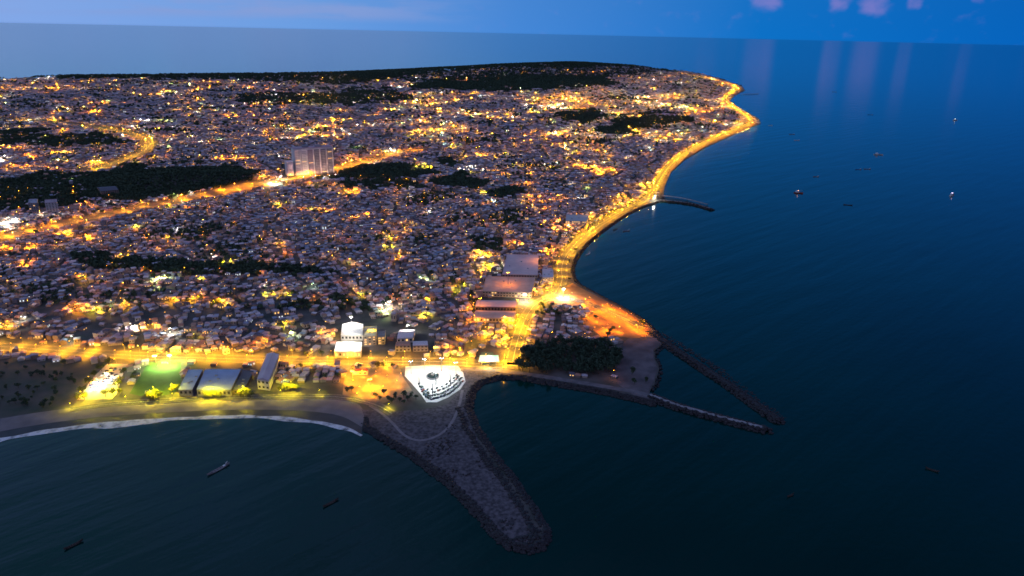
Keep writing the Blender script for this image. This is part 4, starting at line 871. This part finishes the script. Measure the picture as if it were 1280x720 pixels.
for u, v in list(zip(sx_[ok], sy_[ok]))[:60]: p = at(u, v); TREES.append((p.x, p.y, rng.uniform(.45, .95), int(rng.integers(0, 2)), "bushy scrub tree"))
CIT = np.where((CWOOD | CYARD) & (CY < 1180))[0]; CIT = CIT[np.argsort(CY[CIT])]
for i in CIT[:max(0, 300 - len(TREES))]: TREES.append((CX[i], CY[i], rng.uniform(.6, 1.15), int(rng.integers(0, 3)), "leafy courtyard tree"))
items = []
for x, y, s, lk, nm in TREES[:300]:
    r = root("tree", (x, y, (gzs(x, y))), rng.uniform(0, 6.28)); r.scale = (s, s, s * rng.uniform(.85, 1.15))
    c = link("crown", CR[(lk + 3 * int(rng.integers(3))) % NV], None, r); c.location = (0, 0, 5.6); link("trunk", TR, None, r)
    items.append((r, x, y, nm))
labelled(items, "{look}, {ord} out from {mark}", "tree", "trees of the shore and the courtyards")
used = set(CIT[:max(0, 300 - len(TREES))].tolist()) if len(TREES) < 300 else set(CIT[:300].tolist())
TI = [i for i in np.where(CWOOD | CYARD)[0] if i not in used]
TI = np.array(TI)
LP = np.array([(l[0].x, l[0].y) for l in LAMPS]); LP = LP[LP[:, 1] > 1150]
keep = np.array([((LP[:, 0] - CX[i]) ** 2 + (LP[:, 1] - CY[i]) ** 2).min() > (9 + CY[i] * .006) ** 2 for i in TI]); TI = TI[keep]
# woods: two or three crowns on every wooded grid point
V, C, L = [], [], []; Mi = []; off = 0
tx = np.concatenate([CX[TI]] + [CX[TI[CWOOD[TI]]] + rng.uniform(-.5, .5, CWOOD[TI].sum()) * CS[TI[CWOOD[TI]]] for _ in range(2)]); ty = np.concatenate([CY[TI]] + [CY[TI[CWOOD[TI]]] + rng.uniform(-.5, .5, CWOOD[TI].sum()) * CS[TI[CWOOD[TI]]] for _ in range(2)])
ts = rng.uniform(.7, 1.4, len(tx)) * np.where(ty > 4600, 1.9, np.where(ty > 2600, 1.5, 1.0)); tk = rng.integers(0, 6, len(tx)); tz = gz(tx, ty)
for k in range(6):
    s = np.where(tk == k)[0]; tv = np.array([v.co for v in LOD[k].vertices]); n = len(s)
    a = rng.uniform(0, 6.28, n); v = tv[None] * ts[s][:, None, None]; c, sn = np.cos(a)[:, None], np.sin(a)[:, None]
    x = v[..., 0] * c - v[..., 1] * sn + tx[s][:, None]; y = v[..., 0] * sn + v[..., 1] * c + ty[s][:, None]; z = v[..., 2] + (tz[s] + 4.0 * ts[s])[:, None]
    V.append(np.stack([x, y, z], -1).reshape(-1, 3)); nf = len(tv) // 4; L.append(np.arange(n * len(tv)) + off); off += n * len(tv); C.append(np.full(n * nf, 4)); Mi.append(np.repeat(rng.integers(0, 2, n), nf))
tag(link("woods", np_mesh("woods", np.concatenate(V), np.concatenate(C), np.concatenate(L), np.concatenate(Mi)), [M_leaf[0], M_leaf[1]]), "dark woods covering the hills and gaps of town", "woods", None, "stuff")

# ------------------------------------------------------------------ city lamps in the alleys
ai = np.where(CAL & ~CWOOD)[0]
dn = vnoise(CX[ai], CY[ai], 260, 31) * .6 + vnoise(CX[ai], CY[ai], 90, 32) * .4
far = np.clip((CY[ai] - 1100) / 2500, 0, 1)
bright_zone = np.clip(1 - np.abs(CV[ai] - 140) / 70, 0, 1) * (CU[ai] > 330)
pr = 1.9 * np.clip((dn - .40) * .5, .004, .3) * (.10 + .9 * far + 1.5 * bright_zone)
ai = ai[rng.uniform(size=len(ai)) < pr]
for i in ai:
    f = CY[i] / 1500.0; k = rng.choice(["sodium", "amber", "white", "yellow", "green", "teal"], p=[.46, .27, .13, .08, .04, .02])
    LAMPS.append((Vector((CX[i], CY[i], CZ[i])), CA[i], 9, str(k), int(round(rng.uniform(500, 1300) * max(1, f ** 1.5) / 200) * 200), "city"))
aj = np.where(CAL & ~CWOOD & (CY < 3300))[0]; aj = aj[rng.uniform(size=len(aj)) < .085]
for i in aj: LAMPS.append((Vector((CX[i], CY[i], CZ[i])), CA[i], 13, str(rng.choice(["sodium", "amber"])), 220 if CY[i] < 1700 else 400, "city"))  # dim lamps added along the lanes for a warm wash over the houses
print("houses", nH, "lamps", len(LAMPS), "woods trees", len(tx))
GAIN = {"city": 2.3, "tower": 1, "lit_yard": 1.1, "forecourt": 1.9, "fuel_station": 1.2, "market_hall": 1.6, "earth_plaza": 1.5, "point_road": 1.6, "shore_road": 1.4, "beach_tree": 1.9, "beach_road": .45, "inland_road": 1.9, "hillside_road": 1.5, "junction_road": 1.7, "seafront_road": 1.4, "suburb_road": 1.5}
LAMPS = [(p, a, h, k, int(round(pw * (min(2.3, max(1.25, p.y / 800)) if wh == "city" else GAIN[wh]) / 100) * 100), wh) for p, a, h, k, pw, wh in LAMPS]
# the 300 lamps that show largest stand by themselves
LAMPS.sort(key=lambda l: l[0].y if l[5] not in ("city",) else l[0].y * 1.25)
WHERE = {"shore_road": "shore road", "beach_road": "beach promenade", "junction_road": "junction road", "seafront_road": "seafront road", "point_road": "point road", "inland_road": "inland road", "earth_plaza": "earth plaza", "market_hall": "market hall forecourt", "fuel_station": "fuel station", "beach_tree": "beach tree", "lit_yard": "sandy yard", "forecourt": "bright forecourt", "city": "narrow house lane", "tower": "tower foot", "hillside_road": "hillside road", "suburb_road": "suburb road"}
COLN = {"sodium": "orange", "amber": "amber", "white": "white", "teal": "teal", "green": "greenish", "yellow": "yellow"}
items = []
for p, a, h, k, pw, wh in LAMPS[:300]:
    o = link("street_lamp", lampdata(h, k, pw), None, None, (p.x, p.y, p.z), a); items.append((o, p.x, p.y, COLN[k] + " " + WHERE[wh] + " street lamp"))
labelled(items, "{look}, {ord} out from {mark}", "street lamp", "lit street lamps of the town")
V, C, L, Mi = [], [], [], []; off = 0; mats_ = [M_steel]; mid = {}
for p, a, h, k, pw, wh in LAMPS[300:]:
    pw2 = int(2 ** round(math.log2(pw) * 2) ** 1 if False else round(pw / 400) * 400) or 400
    me = lampdata(h, k, pw2)
    if (k, pw2) not in mid: mid[(k, pw2)] = len(mats_); mats_.append(lens(k, pw2))
    if k not in mid: mid[k] = len(mats_); mats_.append(bowl(k))
    co = np.empty(len(me.vertices) * 3); me.vertices.foreach_get("co", co); co = co.reshape(-1, 3); c, s = math.cos(a), math.sin(a)
    V.append(np.stack([co[:, 0] * c - co[:, 1] * s + p.x, co[:, 0] * s + co[:, 1] * c + p.y, co[:, 2] + p.z], 1))
    for q in me.polygons: C.append(q.loop_total); L += [off + x for x in q.vertices]; Mi.append((0, mid[(k, pw2)], mid[k])[q.material_index])
    off += len(co)
tag(link("distant_street_lamps", np_mesh("distant_street_lamps", np.concatenate(V), C, L, Mi), mats_), "hundreds of lit street lamps strewn over the far town, with added dim wash lamps", "street lamps", None, "stuff")

# ------------------------------------------------------------------ parked cars on the plaza rim
def car_mesh(m_):
    m = MB(); prof = [(-2.2, .45), (2.2, .45), (2.2, .85), (1.3, .95), (.7, 1.45), (-1.3, 1.45), (-1.9, .95), (-2.2, .9)]; w_ = .85
    n = len(prof)
    for k in range(n):
        a, b = prof[k], prof[(k + 1) % n]; m.face([(a[0], -w_, a[1]), (b[0], -w_, b[1]), (b[0], w_, b[1]), (a[0], w_, a[1])][::-1], 1 if k in (3, 5) else 0)
    m.face([(p[0], -w_, p[1]) for p in prof], 0); m.face([(p[0], w_, p[1]) for p in prof[::-1]], 0)
    for x in (-1.35, 1.35):
        for s in (-1, 1): m.tube((x, s * .6, .33), (x, s * .92, .33), .33, .33, 10, 2)
    me = m.mesh("parked_car"); me.materials.append(m_); me.materials.append(M_dark); me.materials.append(M_wood); return me
CARC = [("dark", mat("car_dark", (.03, .035, .04), rough=.35)), ("silver", mat("car_silver", (.4, .4, .42), rough=.35)), ("green", mat("car_green", (.03, .09, .07), rough=.35)), ("red", M_red), ("blue", M_bluep), ("white", M_white)]
CMs = [(n, car_mesh(m)) for n, m in CARC]
cars = []
for k in range(34):
    t = k / 33; bu = [(529, 490), (533, 496), (540, 499), (552, 496), (563, 491), (572, 484), (578, 477)]; f = t * 5.999; j = int(f); u = bu[j][0] + (bu[j + 1][0] - bu[j][0]) * (f - j); v = bu[j][1] + (bu[j + 1][1] - bu[j][1]) * (f - j)
    cars.append((u, v)); 
    cars.append((u - 1.5, v - 3.6))
    if k % 3: cars.append((u - 3.5, v - 7.2))
    if k % 3 == 1: cars.append((u - 5, v - 10.5))
yard = [(rng.uniform(112, 150), rng.uniform(460, 496)) for _ in range(60)]
yard = [p for p in yard if inside(np.array(p[0]), np.array(p[1]), [(106, 492), (122, 472), (138, 459), (152, 460), (146, 474), (138, 492)])][:26]
items = []
for u, v in yard:
    p = at(u, v); n, me = CMs[int(rng.choice(6, p=[.25, .2, .05, .15, .15, .2]))]; o = link("parked_car", me, None, None, (p.x, p.y, p.z + .13), rng.uniform(0, 3)); items.append((o, p.x, p.y, n))
labelled(items, "{look} car parked in the sandy yard, {ord} out from {mark}", "car", "cars parked in the sandy yard")
items = []
for u, v in cars:
    p = at(u + rng.uniform(-.8, .8), v + rng.uniform(-.5, .5)); n, me = CMs[int(rng.choice(6, p=[.5, .08, .26, .05, .06, .05]))]
    o = link("parked_car", me, None, None, (p.x, p.y, p.z + .17), rng.normal(1.2, .25)); items.append((o, p.x, p.y, n))
labelled(items, "{look} car parked on the plaza rim, {ord} out from {mark}", "car", "cars parked round the floodlit plaza")

# ------------------------------------------------------------------ boats
def canoe(loc, rz, Ln, hullm, label, mast=True, group="boats on the sea", name="fishing_canoe", flag=None):
    r = root(name, loc, rz); n = 15; W = Ln * .075; prof = []
    for k in range(n):
        t = -1 + 2 * k / (n - 1); b = W * (1 - abs(t) ** 2.6) + .06; sheer = 1.0 + 1.5 * abs(t) ** 3; keel = -.35 + .9 * abs(t) ** 4; x = t * Ln / 2
        prof.append([(x, -b, sheer), (x, -b * .75, keel + .25), (x, 0, keel), (x, b * .75, keel + .25), (x, b, sheer), (x, b * .82, sheer), (x, b * .55, .35 + keel * .3), (x, -b * .55, .35 + keel * .3), (x, -b * .82, sheer)])
    m = MB(); q = len(prof[0])
    for p in prof: m.v += p
    for i in range(n - 1):
        for j in range(q): m.f.append((i * q + j, i * q + (j + 1) % q, (i + 1) * q + (j + 1) % q, (i + 1) * q + j)); m.m.append(0)
    m.f.append(tuple(range(q))); m.m.append(0); m.f.append(tuple((n - 1) * q + j for j in range(q - 1, -1, -1))); m.m.append(0)
    o = m.build("hull", hullm, r)
    for t in (-.55, -.3, -.05, .2, .45):
        b = W * (1 - abs(t) ** 2.6) * .95; m = MB(); m.box(t * Ln / 2 - .2, -b, .86, t * Ln / 2 + .2, b, .95); m.build("thwart", M_wood, r)
    if mast:
        x = Ln * .33; m = MB(); m.tube((x, 0, .3), (x, 0, 5.2), .12, .07, 6); m.build("mast", M_white, r); m = MB(); m.tube((x, 0, 2.4), (x + 2.4, .4, 3.9), .32, .2, 7); m.build("furled_sail", M_white, r)
        m = MB(); m.box(x - 2.8, -.7, .9, x - .8, .7, 1.9); m.build("net_pile", flag or M_white, r)
    tag(r, label, "boat", group); return r
def face_along(u0, v0, u1, v1):
    a, b = at(u0, v0, 0), at(u1, v1, 0); return math.atan2(b.y - a.y, b.x - a.x), (b - a).length, a.lerp(b, .5)
rz, Ln, c = face_along(259, 595, 287, 580); canoe(Vector((c.x, c.y, .1)), rz, min(Ln, 26), M_conc, "long pale-masted canoe afloat off the beach, the brightest in the bay")
rz, Ln, c = face_along(80, 688, 104, 676); canoe(Vector((c.x, c.y, .1)), rz, min(Ln, 20), M_wood, "dark empty canoe low in the water, farther out from the beach", False)
rz, Ln, c = face_along(403, 635, 424, 624); canoe(Vector((c.x, c.y, .05)), rz, min(Ln, 16), M_wood, "faint dark canoe between the bay beach and the headland", False)
def trawler(u, v, rz, Ln, hm, cm, label, lit=False):
    p = at(u, v, 0); r = root("trawler", (p.x, p.y, 0), rz); n = 11; W = Ln * .13; m = MB(); q = 5
    for k in range(n):
        t = -1 + 2 * k / (n - 1); b = W * (1 - max(0, t) ** 2.4) * (1 if t > -.9 else .9) + .05; s = 2.2 + 1.6 * max(0, t) ** 2; x = t * Ln / 2
        m.v += [(x, -b, s), (x, -b * .8, .2), (x, 0, -.9), (x, b * .8, .2), (x, b, s)]
    for i in range(n - 1):
        for j in range(4): m.f.append((i * q + j, i * q + j + 1, (i + 1) * q + j + 1, (i + 1) * q + j)); m.m.append(0)
        m.f.append((i * q + 4, i * q, (i + 1) * q, (i + 1) * q + 4)); m.m.append(1)
    m.f.append((0, 1, 2, 3, 4)); m.m.append(0)
    m.build("hull", [hm, M_wood], r); m = MB(); m.box(-Ln * .32, -W * .62, 2.0, -Ln * .05, W * .62, 5.4); m.box(-Ln * .28, -W * .5, 5.42, -Ln * .1, W * .5, 7.2); m.build("wheelhouse", cm, r)
    m = MB(); m.tube((Ln * .12, 0, 2), (Ln * .12, 0, 10.5), .18, .1, 6); m.tube((Ln * .12, 0, 5), (Ln * .4, 0, 8.6), .12, .08, 5); m.build("mast", M_white, r)
    if lit: m = MB(); m.box(-Ln * .09, -W * .5, 7.25, -Ln * .05, W * .5, 7.75); m.build("deck_light", emat("deck_light", lit, 8), r)
    tag(r, label, "boat", "boats on the sea")
trawler(1194, 150.5, .3, 30, M_white, M_white, "white boat far out, alone toward the horizon on the open sea", (1, .95, .85))
trawler(998, 241.5, -.25, 24, M_red, M_white, "red-hulled boat lit on deck, off the curved rock breakwater", (1, .5, .25))
trawler(1190, 244.5, .6, 22, M_white, M_white, "violet-white boat alone well out from the curved jetty", (.85, .7, 1))
trawler(1098, 193.5, -.2, 32, M_white, M_white, "long pale boat midway between the far bend and open sea")
for (u, v, rz, Ln, hm, l) in [(1073, 212, .1, 22, M_bluep, "blue-grey canoe, shoreward one of a close pair"), (1084, 211.5, .05, 24, M_conc, "grey canoe, seaward one of a close pair"), (1020, 221, .2, 20, M_conc, "small grey canoe behind the red-hulled boat"), (1060, 256.5, -.3, 22, M_wood, "dark canoe seaward of the red-hulled boat"), (996, 175.5, .2, 26, M_white, "white canoe off the seafront bend, farther from its kerb"), (990, 168, .1, 26, M_conc, "grey canoe off the seafront bend, beside a white one"), (963, 157, .3, 24, M_white, "white canoe moored at the seafront bend itself"),
                              (1043, 115, 0, 36, M_conc, "grey canoe farthest along toward the horizon"), (1088, 143.5, .1, 34, M_bluep, "blue canoe beyond the close pair of canoes"), (1165, 588, -.6, 12, M_wood, "unlit dark canoe on the black water seaward of both breakwaters"), (988, 620, .5, 9, M_wood, "small dark canoe on black water south of the breakwater ends"), (783, 289, .4, 18, M_conc, "canoe moored inside the curve of the seafront"), (769, 287, .8, 16, M_wood, "dark canoe beached below the seafront kerb"), (735, 318, .9, 16, M_white, "pale canoe drawn up at the seafront rocks")]:
    p = at(u, v, 0); canoe(Vector((p.x, p.y, .1)), rz, Ln, hm, l, hm is not M_wood)

# ------------------------------------------------------------------ render settings
SC.view_settings.view_transform = 'Standard'; SC.view_settings.look = 'None'; SC.view_settings.exposure = 0.0; SC.view_settings.gamma = 1.0
SC.render.engine = 'CYCLES'; cy = SC.cycles
cy.use_denoising = True; cy.max_bounces = 3; cy.diffuse_bounces = 2; cy.glossy_bounces = 2; cy.transmission_bounces = 1; cy.transparent_max_bounces = 6
cy.sample_clamp_indirect = 1.0; cy.sample_clamp_direct = 0.0; cy.use_light_tree = True; cy.caustics_reflective = False; cy.caustics_refractive = False
cy.use_adaptive_sampling = False
cy.pixel_filter_type = 'BLACKMAN_HARRIS'; cy.filter_width = 1.6
